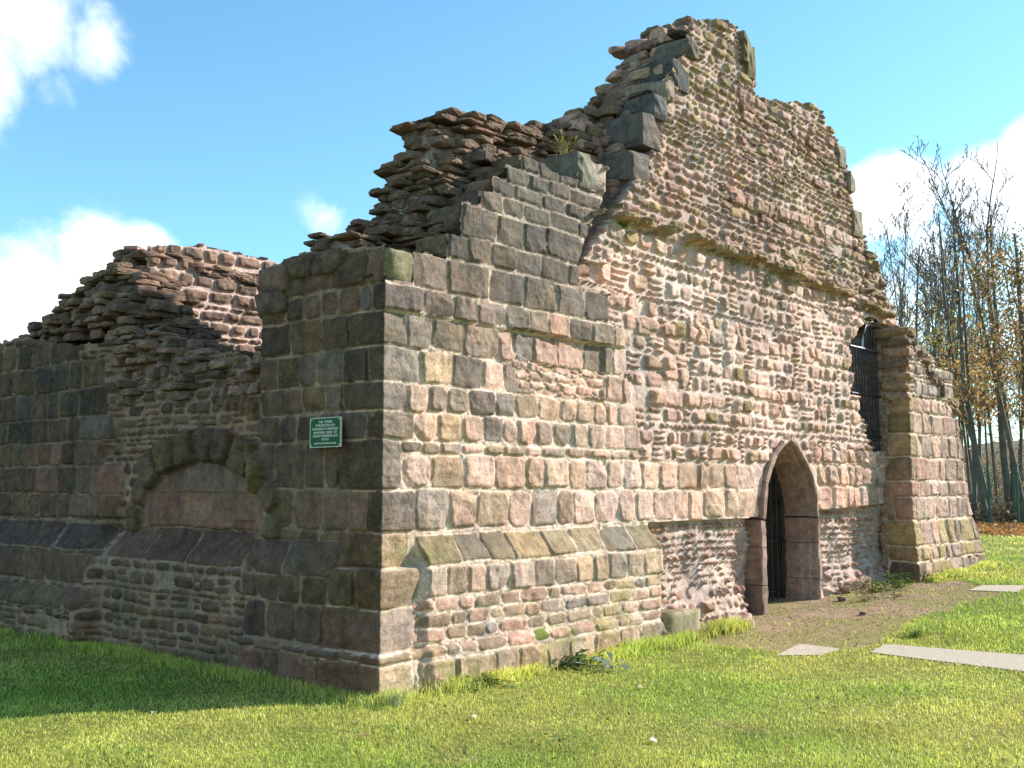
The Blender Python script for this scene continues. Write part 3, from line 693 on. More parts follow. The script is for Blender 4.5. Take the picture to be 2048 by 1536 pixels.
for q in range(240):   # ragged masonry between the gable and the buttress
    x = rnd(9.6, 10.7); z = np.interp(x, [9.5, 10.2, 10.7], [5.2, 4.75, 4.2])-rnd(0, 1.)**1.5*.7
    bp2.add((x, rnd(.12, .8), z), (rnd(.1, .2), rnd(.1, .2), rnd(.03, .08)), pick(P_SLAB+P_GREEN), rnd(-.4, .4), (rnd(-.1, .1), rnd(-.1, .1)))
bp2.build('buttress_top_rubble', M_RUB, tower)
# buttress body behind the relief
def box(name, lo, hi, matl, parent, bev=0., col=(.2, .16, .12)):
    lo = np.array(lo, float); hi = np.array(hi, float)
    V = np.array([[x, y, z] for x in (lo[0], hi[0]) for y in (lo[1], hi[1]) for z in (lo[2], hi[2])])
    F = np.array([[0, 1, 3, 2], [4, 6, 7, 5], [0, 4, 5, 1], [2, 3, 7, 6], [0, 2, 6, 4], [1, 5, 7, 3]])
    return mesh_np(name, V, F, matl, parent, np.tile(col, (8, 1)), smooth=False)
box('buttress_core', (10.4, -.2, 0), (12.1, .9, 2.85), M_RUB, tower)
box('buttress_core', (10.4, -.18, 2.85), (11.5, .9, 3.5), M_RUB, tower)

# ---------------------------------------------------------------- inner walls seen through gaps: rear wall, far side wall
RY = 4.62
ssr = np.arange(0, 3.6, .014); vsr = np.arange(1.6, 4.7, .0125)
Q = Sheet([(.3, RY), (4.2, RY)], 0, ssr, vsr); W_cur = Q
Q.C[:] = MORT_P*.98; Q.H[:] = .01*Q.rough
qp = lambda px, py: (lambda p: (p[0]-.3, p[2]))(on(1, RY, px, py))
Q.K = inpoly(Q.X+.04*fbm(Q.X, Q.Y, 7, 3, 2), Q.Y+.03*fbm(Q.X, Q.Y, 7, 6, 2), [qp(*p) for p in ((380, 760), (368, 660), (330, 640), (300, 600), (310, 560), (288, 530), (286, 494), (330, 490), (400, 490), (450, 499), (500, 510), (560, 524), (700, 540), (700, 760))])
z = 1.6
while z < 4.6:
    h = random.choice([.07, .13, .15, .17]); 
    ashlar([(z, z+h)], lambda z: rnd(-.2, 0)+.0, lambda z: 3.5, (.16, .4), lambda x, z: pick([(.19, .145, .115), (.23, .165, .125), (.16, .13, .11), (.26, .19, .14)]) if z > 2.9 else pick(P_RUB)*.75, rel=.035, edge=.025, rad=.03, gap=.012, mort=MORT_P)
    z += h
Q.build('rear_wall', M_STONE, tower)
W_cur = W
rp = Pile()
for q in range(330):
    x = rnd(.6, 3.6); z = float(np.interp(x, [.3, .6, 1.5, 2.2, 3.4], [4.2, 4.30, 4.22, 4.18, 4.1]))-rnd(0, .1)
    rp.add((x, RY+rnd(.04, .6), z), (rnd(.08, .18), rnd(.08, .16), rnd(.02, .05)), pick(P_SLAB+P_RUB[:2])*1.1, rnd(-.4, .4), (rnd(-.08, .08), rnd(-.08, .08)))
rp.build('wall_cap_stones', M_RUB, tower)
box('rear_wall_core', (.5, RY+.1, 0), (11.6, RY+1.0, 3.95), M_RUB, tower)
box('far_side_wall', (11.75, TH, 0), (12.4, RY+.1, 3.45), M_RUB, tower, col=(.13, .10, .085))
box('inner_floor_slab', (.95, TH, -.02), (11.75, RY+.1, .12), M_RUB, tower, col=(.15, .11, .08))

# door passage and window passage behind the front face
def ext_profile(name, pts, y0, y1, matl, parent, colr, n=8, out=0., closed=False, wob=.004):
    """surface swept from y0 to y1 through an outline pts in (x,z)"""
    pts = np.array(pts, float); m = len(pts); ys = np.linspace(y0, y1, n); V = []
    for y in ys:
        V.append(np.stack([pts[:, 0], np.full(m, y), pts[:, 1]], 1))
    V = np.concatenate(V); V += wob*rng.standard_normal(V.shape); id_ = np.arange(len(V)).reshape(n, m)
    F = np.stack([id_[:-1, :-1], id_[:-1, 1:], id_[1:, 1:], id_[1:, :-1]], -1).reshape(-1, 4)
    return mesh_np(name, V, F, matl, parent, np.tile(colr, (len(V), 1)), smooth=False)
# dressed door surround: stones along jambs and the pointed arch, each with moulded, hollow-chamfered section
def surround_stone(path, name, parent, colr, tw=.17, gap=.006):
    """path: outline points (x,z) of the opening from one end of the stone to the other; solid stone with moulded profile"""
    path = np.array(path, float); n = len(path)
    t = np.gradient(path, axis=0); t /= np.linalg.norm(t, axis=1)[:, None]; nrm = np.stack([-t[:, 1], t[:, 0]], 1)
    c = np.array([DXC, .9]); s_ = np.sign(((path-c)*nrm).sum(1)); nrm *= s_[:, None]   # pointing into the masonry
    # profile in (offset from opening, y)
    prof = [(tw-.02, .10), (tw, -.01), (tw-.012, -.03), (.025, -.035), (.008, -.022), (.0, 0.), (-.002, .05), (-.022, .075), (-.035, .085), (-.04, .13), (-.055, .165), (-.065, .19), (-.07, .22), (-.075, .40), (.17, .40)]
    V = []
    for i, (p, q) in enumerate(zip(path, nrm)):
        for (o, y) in prof: V.append((p[0]+q[0]*o, y, p[1]+q[1]*o))
    V = np.array(V); m = len(prof); 
    V += .011*np.stack([vnoise(V[:, 0]*7+k*5, V[:, 2]*7+V[:, 1]*7, 40+k)+.5*vnoise(V[:, 0]*21+k*5, V[:, 2]*21+V[:, 1]*17, 44+k) for k in range(3)], 1)
    id_ = np.arange(n*m).reshape(n, m); j = np.roll(np.arange(m), -1)
    F = np.stack([id_[:-1], id_[:-1][:, j], id_[1:][:, j], id_[1:]], -1).reshape(-1, 4)
    Ft = [F]
    for e, fl in ((0, 1), (n-1, 0)):   # end caps as fans
        cen = V[id_[e]].mean(0); V = np.vstack([V, cen]); k = len(V)-1
        tri = np.stack([id_[e], id_[e][j], np.full(m, k)], 1); Ft.append(tri if fl else tri[:, ::-1])
    col = np.tile(np.array(colr), (len(V), 1))*(1+.1*rng.standard_normal((len(V), 1)))
    o = mesh_np(name, V, Ft, M_STONE, parent, np.clip(col, .02, .9), smooth=True)
    md = o.modifiers.new('edge', 'EDGE_SPLIT'); md.split_angle = R_(38); return o
def dense(a, b, n=12): return [tuple(np.array(a)*(1-k/(n-1))+np.array(b)*k/(n-1)) for k in range(n)]
DPINK = [(.34, .25, .20), (.29, .205, .17), (.26, .20, .175), (.33, .26, .21), (.27, .215, .18)]
doorway = empty('doorway', (DXC, .2, .1)); doorway.parent = tower; doorway.location = (DXC-4.5, .2-2.5, -.1)
def dpart(path, name, c, tw=.17):
    o = surround_stone(path, name, doorway, c, tw); o.location = (-DXC, -.2, -.1); return o
jz = [0.02, .42, .88, 1.20]
for sx in (DX0, DX1):
    for a, b in zip(jz[:-1], jz[1:]): dpart(dense((sx, a+.004), (sx, b-.004)), 'jamb', pick(DPINK)*rnd(.8, 1.1), (.13 if sx == DX0 else .08)+rnd(-.01, .02))
ap = arch_pts(DX0, DX1, DZS, DZT, 18); nL = 19
for a, b in ((0, 6), (6, 12), (12, 18)):
    dpart(ap[a:b+1], 'arch_stone', pick(DPINK), .085+rnd(0, .02))
    r = ap[18:]; dpart(r[a:b+1], 'arch_stone', pick(DPINK), .075+rnd(0, .02))
# passage behind the surround, its shade painted in as a dark colour
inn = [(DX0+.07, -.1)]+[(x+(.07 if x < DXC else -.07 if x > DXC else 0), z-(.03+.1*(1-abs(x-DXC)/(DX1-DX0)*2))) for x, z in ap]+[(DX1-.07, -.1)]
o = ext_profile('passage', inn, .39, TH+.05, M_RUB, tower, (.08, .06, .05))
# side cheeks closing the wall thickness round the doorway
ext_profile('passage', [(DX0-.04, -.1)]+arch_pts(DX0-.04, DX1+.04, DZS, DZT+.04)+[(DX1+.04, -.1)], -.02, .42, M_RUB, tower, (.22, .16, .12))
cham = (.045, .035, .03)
box('blackout_wall', (DX0-1.2, 2.3, 0), (DX1+1.6, 2.5, 2.7), M_RUB, tower, col=(.06, .043, .036))  # added closed box, coloured dark, keeps sky light out of the doorway
box('blackout_roof', (DX0-1.2, TH, 2.6), (DX1+1.6, 2.5, 2.8), M_RUB, tower, col=(.06, .045, .038))
box('blackout_wall', (DX0-1.3, TH, 0), (DX0-1.2, 2.5, 2.7), M_RUB, tower, col=(.06, .045, .038))
box('blackout_wall', (DX1+1.6, TH, 0), (DX1+1.7, 2.5, 2.7), M_RUB, tower, col=(.06, .045, .038))

# bars
def tube_path(P, r, n=6):
    P = np.array(P, float); r = np.broadcast_to(r, (len(P),)); t = np.gradient(P, axis=0); t /= np.linalg.norm(t, axis=1)[:, None]+1e-9
    ref = np.where(np.abs(t[:, 2:3]) > .9, np.array([[1., 0, 0]]), np.array([[0, 0, 1.]])); a = np.cross(t, ref); a /= np.linalg.norm(a, axis=1)[:, None]; b = np.cross(t, a)
    th = np.arange(n)*2*math.pi/n; V = P[:, None]+r[:, None, None]*(np.cos(th)[None, :, None]*a[:, None]+np.sin(th)[None, :, None]*b[:, None])
    id_ = np.arange(len(P)*n).reshape(len(P), n); j = np.roll(np.arange(n), -1)
    F = np.stack([id_[:-1], id_[1:], id_[1:][:, j], id_[:-1][:, j]], -1).reshape(-1, 4); return V.reshape(-1, 3), F
def tubes(name, paths, matl, parent, n=6, smooth=True):
    vs_, fs, k = [], [], 0
    for P, r in paths: v, f = tube_path(P, r, n); vs_.append(v); fs.append(f+k); k += len(v)
    return mesh_np(name, np.concatenate(vs_), np.concatenate(fs), matl, parent, smooth=smooth)
gate = empty('gate'); gate.parent = tower; gate.location = (DXC-4.5, .43-2.5, -.2)
gx0, gx1 = DX0+.1, DX1-.1
def gpart(name, paths):
    o = tubes(name, paths, M_IRON, gate); o.location = (-DXC, -.43, 0.); return o
def arch_h(x, ins=.0):
    a = np.array(ap); return float(np.interp(x, a[:, 0], a[:, 1]))-.14
nb_ = 9
for k in range(nb_):
    x = gx0+(gx1-gx0)*k/(nb_-1); gpart('bar', [([(x, .43, .08), (x, .43, arch_h(x)-.02)], .011)])
for z in (.25, .9, 1.45): gpart('cross_bar', [([(gx0-.02, .42, z), (gx1+.02, .42, z)], .014)])

# window grille
GY_ = .07
grille = empty('window_grille'); grille.parent = tower
gp = lambda px, py: on(1, GY_, px, py)
grille.location = (9.5-4.5, GY_-2.5, 3-.2)
def wpart(name, paths, m=M_IRON): o = tubes(name, paths, m, grille, 5); o.location = (-9.5, -GY_, -3.); return o
wx0, wx1 = gp(1703, 780)[0], gp(1770, 780)[0]; wz0 = gp(1745, 905)[2]-.05; wzs = gp(1735, 700)[2]; wzt = gp(1748, 645)[2]
nbw = 14; axc = (gp(1724, 690)[0]+wx1)/2; ahw_ = (wx1-gp(1724, 690)[0])/2
def wtop(x):
    if abs(x-axc) >= ahw_: return gp(1715, 672)[2]-.02
    return max(wzs+.02, gp(1715, 672)[2]-.02, wzs+(wzt-wzs)*math.sqrt(max(0, 1-((x-axc)/ahw_)**2)))
for k in range(nbw):
    x = wx0+(wx1-wx0)*k/(nbw-1); wpart('bar', [([(x, GY_, wz0), (x, GY_, wtop(x))], .010)])
M_IRON_LIT = flat_mat('sunlit_iron', (.32, .33, .36), .3, .85, .2, 30, .2)  # paler metal for the upper bars: sun highlight put into the colour
for z in (wzs, gp(1730, 790)[2], gp(1730, 872)[2]): wpart('cross_bar', [([(wx0-.05, GY_-.015, z), (wx1+.05, GY_-.015, z)], .02)], M_IRON_LIT if z > 3 else M_IRON)
wpart('frame', [([(axc+ahw_*math.cos(R_(a)), GY_, wzs+(wzt-wzs)*math.sin(R_(a))) for a in range(0, 181, 12)], .016)], M_IRON_LIT)
# window reveals (rubble), left, right, sill and the splayed right side
def reveal(path, z0, z1, name, pal, dark=1.):
    ln = sum(np.hypot(*(np.array(b)-np.array(a))) for a, b in zip(path, path[1:]))
    global W_cur
    T = Sheet(path, 0, np.arange(0, ln, .02), np.arange(z0, z1, .02)); W_cur = T
    T.C[:] = MORT_P*.5*dark; rubble(-.1, ln, z0, z1, lambda x, z: True, hr=(.07, .15), rel=(.03, .08), palf=lambda x, z: pick(pal)*dark)
    T.build(name, M_RUB, tower); W_cur = W
reveal([(9.98, .55), (9.80, -.05)] if False else [(10.05, TH), (10.13, -.02)], 1.9, 3.62, 'window_reveal', P_SLAB+P_GREEN, 1.3)
reveal([(8.9, .02), (8.9, TH)], 1.9, 4.3, 'window_reveal', P_SLAB, 1.2)
box('window_sill', (8.85, .03, 1.6), (10.1, TH, 2.06), M_RUB, tower, col=(.25, .19, .14))
box('window_lintel', (8.85, .12, 4.2), (10.2, TH, 4.5), M_RUB, tower, col=(.2, .16, .12))

# low squared block standing by the foot of the wall
q = Pile(True, True); p = on_ground(1382, 1282); q.add((p[0]+.0, p[1]+.22, float(gh(*p[:2]))+.14), (.33, .16, .17), (.27, .22, .13), .03, (0, 0), 4); q.build('plinth_block', M_STONE, tower)
for q in range(22):   # collapsed stones at the foot of the front wall
    x = rnd(4.6, 5.8) if q < 12 else rnd(7.7, 9.6); ft = Pile()
    ft.add((x, rnd(-.04, .10), float(gh(x, 0))+rnd(-.02, .10)), (rnd(.06, .14), rnd(.05, .12), rnd(.04, .08)), pick(P_RUB)*.8, rnd(-.8, .8), (rnd(-.4, .4), rnd(-.4, .4)))
    ft.build('foot_stone', M_RUB, tower)

# ================================================================ plaque
def text_mesh(body, size, name, matl, parent, loc, rot, ext=.0012, sx=1.):
    cu = bpy.data.curves.new(name, 'FONT'); cu.body = body; cu.size = size; cu.align_x = 'CENTER'; cu.extrude = ext; cu.resolution_u = 3; cu.offset = .0006
    t = bpy.data.objects.new(name, cu); COL.objects.link(t); bpy.context.view_layer.update()
    me = bpy.data.meshes.new_from_object(t.evaluated_get(bpy.context.evaluated_depsgraph_get())); COL.objects.unlink(t); bpy.data.objects.remove(t)
    o = bpy.data.objects.new(name, me); me.materials.clear(); me.materials.append(matl); COL.objects.link(o); o.parent = parent; o.location = loc; o.rotation_euler = rot; o.scale = (sx, 1, 1); return o
XP = -.085
pc = [on(0, XP, *p) for p in ((621, 838), (682, 832), (683, 893), (621, 896))]
yc_ = (pc[0][1]+pc[1][1])/2; zc_ = sum(p[2] for p in pc)/4; pw = abs(pc[0][1]-pc[1][1])/2; ph = (pc[0][2]-pc[3][2]+pc[1][2]-pc[2][2])/4
sign = tag(empty('plaque', (XP, yc_, zc_)), 'green plaque with cream lettering and rim screwed to the shaded side of the corner buttress', 'plaque')
M_GREEN = flat_mat('green_enamel', (.008, .085, .04), .55, 0, .12, 6, .05, .2); M_CREAM = flat_mat('cream_paint', (.62, .60, .46), .5, 0, .08, 30, .1)
def rel_box(name, lo, hi, m, par): 
    o = box(name, lo, hi, m, None); o.parent = par; return o
o = rel_box('panel', (.0, -pw+.006, -ph+.006), (.012, pw-.006, ph-.006), M_GREEN, sign)
for nm, lo, hi in (('rim', (-.004, -pw, ph-.006), (.014, pw, ph)), ('rim', (-.004, -pw, -ph), (.014, pw, -ph+.006)), ('rim', (-.004, -pw, -ph+.006), (.014, -pw+.006, ph-.006)), ('rim', (-.004, pw-.006, -ph+.006), (.014, pw, ph-.006))):
    rel_box(nm, lo, hi, M_CREAM, sign)
lines = [('THIS  TOWER', .030, .73), ('IS PROTECTED AS A', .029, .50), ('MONUMENT OF NATIONAL', .029, .26), ('IMPORTANCE  UNDER  THE', .029, .02), ('ANCIENT MONUMENTS ACTS', .029, -.21), ('1913-53', .029, -.44), ('MINISTRY OF PUBLIC BUILDING & WORKS', .0185, -.68)]
for i, (t, s_, v) in enumerate(lines):
    wmax = 2*pw*.88; est = len(t)*s_*.62
    text_mesh(t, s_*ph/.13, 'lettering', M_CREAM, sign, (-.0015, 0, ph*v-.012), (R_(90), 0, R_(-90)), sx=min(1., wmax/est))
for sy in (-1, 1):
    for sz in (-1, 1):
        v, f = tube_path([(-.004, sy*(pw-.018), sz*(ph-.018)), (.004, sy*(pw-.018), sz*(ph-.018))], .006, 10); mesh_np('screw', np.vstack([v, v[:10].mean(0)]), [f, np.array([[k, (k+1) % 10, 20] for k in range(10)])], M_CREAM).parent = sign

# ================================================================ ground
def ground_far(x, y):
    r = np.hypot(x+5.8, y+6.3); z = gh(np.clip(x, -60, 60), y)
    return z+2.5*sstep(70, 240, r)+.03*fbm(x, y, .12, 8, 2)*sstep(12, 30, r)
def bare(x, y):   # 1 = trodden earth in front of the doorway, 0 = turf
    P = [(on_ground(*p)[0], on_ground(*p)[1]) for p in ((1380, 1290), (1500, 1240), (1600, 1205), (1700, 1170), (1800, 1168), (1905, 1158), (1960, 1172), (2000, 1190), (1960, 1200), (1880, 1222), (1800, 1258), (1775, 1290), (1700, 1300), (1560, 1302), (1480, 1300))]
    P = [(x0, y0) for x0, y0 in P]+[]
    return inpoly(x+.25*fbm(x, y, 1.3, 70, 3), y+.14*fbm(x, y, 1.7, 74, 3), P) | ((y > -.25) & (y < .6) & (x > 4.7) & (x < 10.2))
def gridmesh(name, xs, ys, zf, colf, m):
    GX, GY = np.meshgrid(xs, ys, indexing='ij'); Z = zf(GX, GY); id_ = np.arange(GX.size).reshape(GX.shape)
    F = np.stack([id_[:-1, :-1], id_[1:, :-1], id_[1:, 1:], id_[:-1, 1:]], -1).reshape(-1, 4)
    return mesh_np(name, np.stack([GX, GY, Z], -1).reshape(-1, 3), F, m, None, colf(GX, GY).reshape(-1, 3))
def turf_col(x, y):
    n = fbm(x, y, .5, 80, 3)[..., None]; n2 = fbm(x, y, 3.1, 84, 3)[..., None]; r = np.hypot(x+5.8, y+6.3)[..., None]
    g = np.array((.34, .44, .07)); ye = np.array((.60, .55, .13)); br = np.array((.44, .34, .14))
    t = np.clip(.44+.85*n+.35*n2, 0, 1); c = g*(1-t)+ye*t
    b = np.clip(-1.2+2.6*fbm(x, y, 1.1, 88, 3)[..., None]+.2*n2, 0, 1)*.6; c = c*(1-b)+br*b
    return c
def g_col(x, y):
    c = turf_col(x, y)*.36; b = bare(x, y)[..., None]*1.; 
    e = np.array((.30, .205, .12))*(1+.25*fbm(x, y, 4, 90, 4)[..., None]); ms = np.clip(.2+1.6*fbm(x, y, 2.1, 93, 4)+.9*sstep(-.9, -1.6, y+.0*x), 0, .8)[..., None]
    e = e*(1-ms)+np.array((.22, .19, .06))*ms
    c = c*(1-b)+e*b
    r = np.hypot(x+5.8, y+6.3); lit = (sstep(29, 33, r)*sstep(60, 48, r)*np.clip(.75+.9*fbm(x, y, .5, 95, 3), 0, 1))[..., None]
    return c*(1-lit)+np.array((.20, .085, .035))*(1+.3*fbm(x, y, 5, 97, 2)[..., None])*lit
m, N = mat('lawn_soil'); c = N.n('VertexColor', layer_name='Col').outputs[0]; pos = N.n('NewGeometry').outputs['Position']
n1 = N.noise(14, 6, .7, pos); n2 = N.noise(90, 4, .7, pos)
c = N.mix(1., c, N.ramp(n1, [(.3, .7), (.7, 1.3)]), 'MULTIPLY'); c = N.mix(1., c, N.ramp(n2, [(.3, .6), (.7, 1.4)]), 'MULTIPLY')
bp = N.n('Bump', i={'Strength': .8, 'Distance': .02, 'Height': N.math('ADD', n1, N.math('MULTIPLY', n2, .5))}).outputs[0]
finish(N, N.n('BsdfPrincipled', i={'Base Color': c, 'Roughness': .95, 'Normal': bp, 'Specular IOR Level': .15}).outputs[0]); M_LAWN = m
nu = lambda a, b, n, p: a+(b-a)*np.linspace(0, 1, n)**p
xs = np.concatenate([-nu(12, 500, 40, 2.5)[::-1], np.arange(-11.9, 16, .09), nu(16.1, 600, 90, 2.2)])
ys = np.concatenate([-nu(9, 500, 50, 2.5)[::-1], np.arange(-8.9, 9, .09), nu(9.1, 600, 70, 2.2)])
tag(gridmesh('ground', xs, ys, ground_far, g_col, M_LAWN), kind='structure')

# concrete path strips let into the turf
def slab(name, quad, m, label, th=.05, lift=.012):
    P = np.array([on_ground(*q)[:2] for q in quad]); n = 40
    a, b = np.meshgrid(np.linspace(0, 1, n), np.linspace(0, 1, 8), indexing='ij')
    a = a.copy(); XY = (P[0]*(1-a[..., None])+P[1]*a[..., None])*(1-b[..., None])+(P[3]*(1-a[..., None])+P[2]*a[..., None])*b[..., None]
    XY = XY+.018*np.stack([fbm(XY[..., 0], XY[..., 1], 3, 5, 3), fbm(XY[..., 0], XY[..., 1], 3, 15, 3)], -1); Z = gh(XY[..., 0], XY[..., 1])+lift; top = np.dstack([XY, Z]); bot = np.dstack([XY, Z-th-.02]); V = np.concatenate([top.reshape(-1, 3), bot.reshape(-1, 3)])
    id_ = np.arange(n*8).reshape(n, 8); F = [np.stack([id_[:-1, :-1], id_[1:, :-1], id_[1:, 1:], id_[:-1, 1:]], -1).reshape(-1, 4)]
    k = n*8
    for e in (id_[0], id_[-1], id_[:, 0], id_[:, -1]): F.append(np.stack([e[:-1], e[1:], e[1:]+k, e[:-1]+k], 1))
    o = mesh_np(name, V, F, m, smooth=False); tag(o, label, 'paving', 'pale concrete paving let into the lawn'); return P
M_CONC = flat_mat('concrete', (.42, .35, .27), .9, 0, .22, 25, .6, .2)
SL = [slab('path_slab', ((1738, 1306), (1774, 1290), (2900, 1384), (2900, 1459)), M_CONC, 'long pale concrete path strip running off the right edge of the lawn'),
      slab('path_slab', ((1552, 1313), (1600, 1290), (1680, 1299), (1640, 1312)), M_CONC, 'small pale concrete slab half sunk in grass at the edge of the bare earth'),
      slab('path_slab', ((1936, 1181), (1965, 1171), (2060, 1171), (2035, 1185)), M_CONC, 'far pale concrete slab beyond the bare earth, beside the far buttress')]
# ---------------------------------------------------------------- grass blades
def blocked(x, y):
    b = ((x > -.12) & (x < 12.9) & (y > -.12) & (y < 9)) & ~((x > 3.6) & (x < 10.1) & (y < .1))
    b |= (x > 10.1) & (x < 12.8) & (y > -.5)
    for P in SL: b |= inpoly(x, y, [tuple(p) for p in P])
    return b
def blades(n, pxr, pyr, L, wd, thin=.0, colk=1.):
    px = rng.uniform(*pxr, n); py = rng.uniform(pyr[0]**.5, pyr[1]**.5, n)**2 if False else rng.uniform(*pyr, n)
    d = _F[None]+_R[None]*((px-PCX)/FOC)[:, None]+_U[None]*((PCY-py)/FOC)[:, None]
    t = -CAM[2]/d[:, 2]; P = CAM+d*t[:, None]
    for _ in range(3): t = (gh(P[:, 0], P[:, 1])-CAM[2])/d[:, 2]; P = CAM+d*t[:, None]
    x, y = P[:, 0]+rng.normal(0, .03, n), P[:, 1]+rng.normal(0, .03, n)
    k = ~blocked(x, y) & ~(bare(x, y) & (rng.random(n) > .02+.16*(fbm(x, y, 2.3, 27, 3) > .22))) & (np.hypot(x-CAM[0], y-CAM[1]) < 60)
    return x[k], y[k]
def make_blades(x, y, L, wd, lean=.6, cvar=.25, col=None):
    n = len(x); z = ground_far(x, y)-.004; r = np.hypot(x-CAM[0], y-CAM[1]); sc = np.clip(r/8, .8, 4.)
    a = rng.uniform(0, 2*np.pi, n); le = L*rng.uniform(.5, 1.25, n)*(1+.5*fbm(x, y, 1.7, 99, 3)); ww = wd*sc*rng.uniform(.6, 1.3, n)
    ln = np.abs(rng.normal(0, lean, n))*le; b = rng.uniform(0, 2*np.pi, n)+0; dx, dy = np.cos(b)*ln, np.sin(b)*ln
    p0 = np.stack([x-np.cos(a)*ww/2, y-np.sin(a)*ww/2, z], 1); p1 = np.stack([x+np.cos(a)*ww/2, y+np.sin(a)*ww/2, z], 1)
    mx = np.stack([dx*.35, dy*.35, le*.62], 1); wv = np.stack([np.cos(a)*ww*.4, np.sin(a)*ww*.4, 0*a], 1); b0 = np.stack([x, y, z], 1)
    V = np.stack([p0, p1, b0+mx+wv, b0+mx-wv, b0+np.stack([dx, dy, le*np.sqrt(np.clip(1-(ln/le*.55)**2, .2, 1))], 1)], 1)
    i = np.arange(n)[:, None]*5; F = [np.concatenate([i, i+1, i+2, i+3], 1), np.concatenate([i+3, i+2, i+4], 1)]
    c = turf_col(x, y)*(1+cvar*rng.standard_normal((n, 1)))*1.15 if col is None else np.tile(col, (n, 1))*(1+cvar*rng.standard_normal((n, 1)))
    dry = rng.random(n) < .07; c[dry] = np.array((.36, .31, .16))
    c = np.repeat(c[:, None], 5, 1); c[:, :2] *= .8
    return V.reshape(-1, 3), F, np.clip(c, .01, .8).reshape(-1, 3)
parts = []
x, y = blades(280000, (-250, 2500), (1230, 1640), 0, 0); parts.append(make_blades(x, y, .029, .0052, .8))
x, y = blades(85000, (-250, 2900), (1120, 1300), 0, 0); parts.append(make_blades(x, y, .045, .0055))
x, y = blades(50000, (1700, 3000), (1040, 1180), 0, 0); parts.append(make_blades(x, y, .05, .006))
# longer unmown fringe against the walls
n = 14000; x = rng.uniform(-.2, 5.2, n); y = -.16-np.abs(rng.normal(0, .11, n)); k = (fbm(x, y*0, 1.6, 23, 3)+.5*rng.random(n) > .1); parts.append(make_blades(x[k], y[k], .12, .006, .6))
n = 9000; y = rng.uniform(-.3, 8, n); x = -.2-np.abs(rng.normal(0, .1, n)); parts.append(make_blades(x, y, .085, .006, .5))
n = 3000; x = rng.uniform(10.1, 13., n); y = -.52-np.abs(rng.normal(0, .1, n)); parts.append(make_blades(x, y, .08, .006, .5))
V = []; F4 = []; F3 = []; C_ = []; k = 0
for v, f, c in parts: V.append(v); F4.append(f[0]+k); F3.append(f[1]+k); C_.append(c); k += len(v)
tag(mesh_np('grass', np.concatenate(V), [np.concatenate(F4), np.concatenate(F3)], M_GRASS, None, np.concatenate(C_), smooth=True), 'short sunlit lawn of yellow green grass round the tower', 'grass', kind='stuff')

# ---------------------------------------------------------------- plants
def blade_tuft(name, px, py, n, L, spread, col, label, cat, on3=None, lean=.55, wd=.006, group=None, dirx=None):
    p = on_ground(px, py) if on3 is None else np.array(on3); V = []; F = []; C_ = []; k = 0
    for q in range(n):
        a = rnd(0, 6.28); r = abs(random.gauss(0, spread)); x0, y0 = math.cos(a)*r, math.sin(a)*r; b = rnd(0, 6.28); l = L*rnd(.5, 1.1); bend = lean*l*rnd(.3, 1.3)
        bx_, by_ = math.cos(b), math.sin(b)
        if dirx: bx_, by_ = bx_*.5+dirx[0], by_*.5+dirx[1]
        wx, wy = -by_*wd/2, bx_*wd/2
        for j in range(5):
            t = j/4; h = l*(t-.42*t*t*lean*1.6); s = 1-t**1.6*.97
            for sg in (-1, 1): V.append((x0+bx_*bend*t*t+sg*wx*s, y0+by_*bend*t*t+sg*wy*s, h)); C_.append(np.array(col)*rnd(.9, 1.1))
            if j: i = k+j*2; F.append((i-2, i-1, i+1, i))
        k += 10
    o = mesh_np(name, np.array(V), np.array(F), M_GRASS, None, np.clip(np.array(C_), .01, .9)); o.location = p; tag(o, label, cat, group); return o
blade_tuft('grass_tuft', 790, 1412, 110, .30, .045, (.34, .38, .20), 'tuft of long pale silvery grass bending over at the corner foot', 'grass tuft', dirx=(-.5, -.5), lean=.9, wd=.0045)
blade_tuft('grass_tuft', 860, 1378, 120, .16, .07, (.10, .17, .03), 'short dark green tuft against the wall just right of the pale grass tuft', 'grass tuft')
blade_tuft('grass_tuft', 1290, 1290, 130, .17, .05, (.13, .22, .03), 'bright green tuft below the low squared block', 'grass tuft')
blade_tuft('grass_tuft', 1830, 1275, 160, .15, .055, (.14, .21, .03), 'bushy tuft at the near end of the path strip beside the bare earth', 'grass tuft')
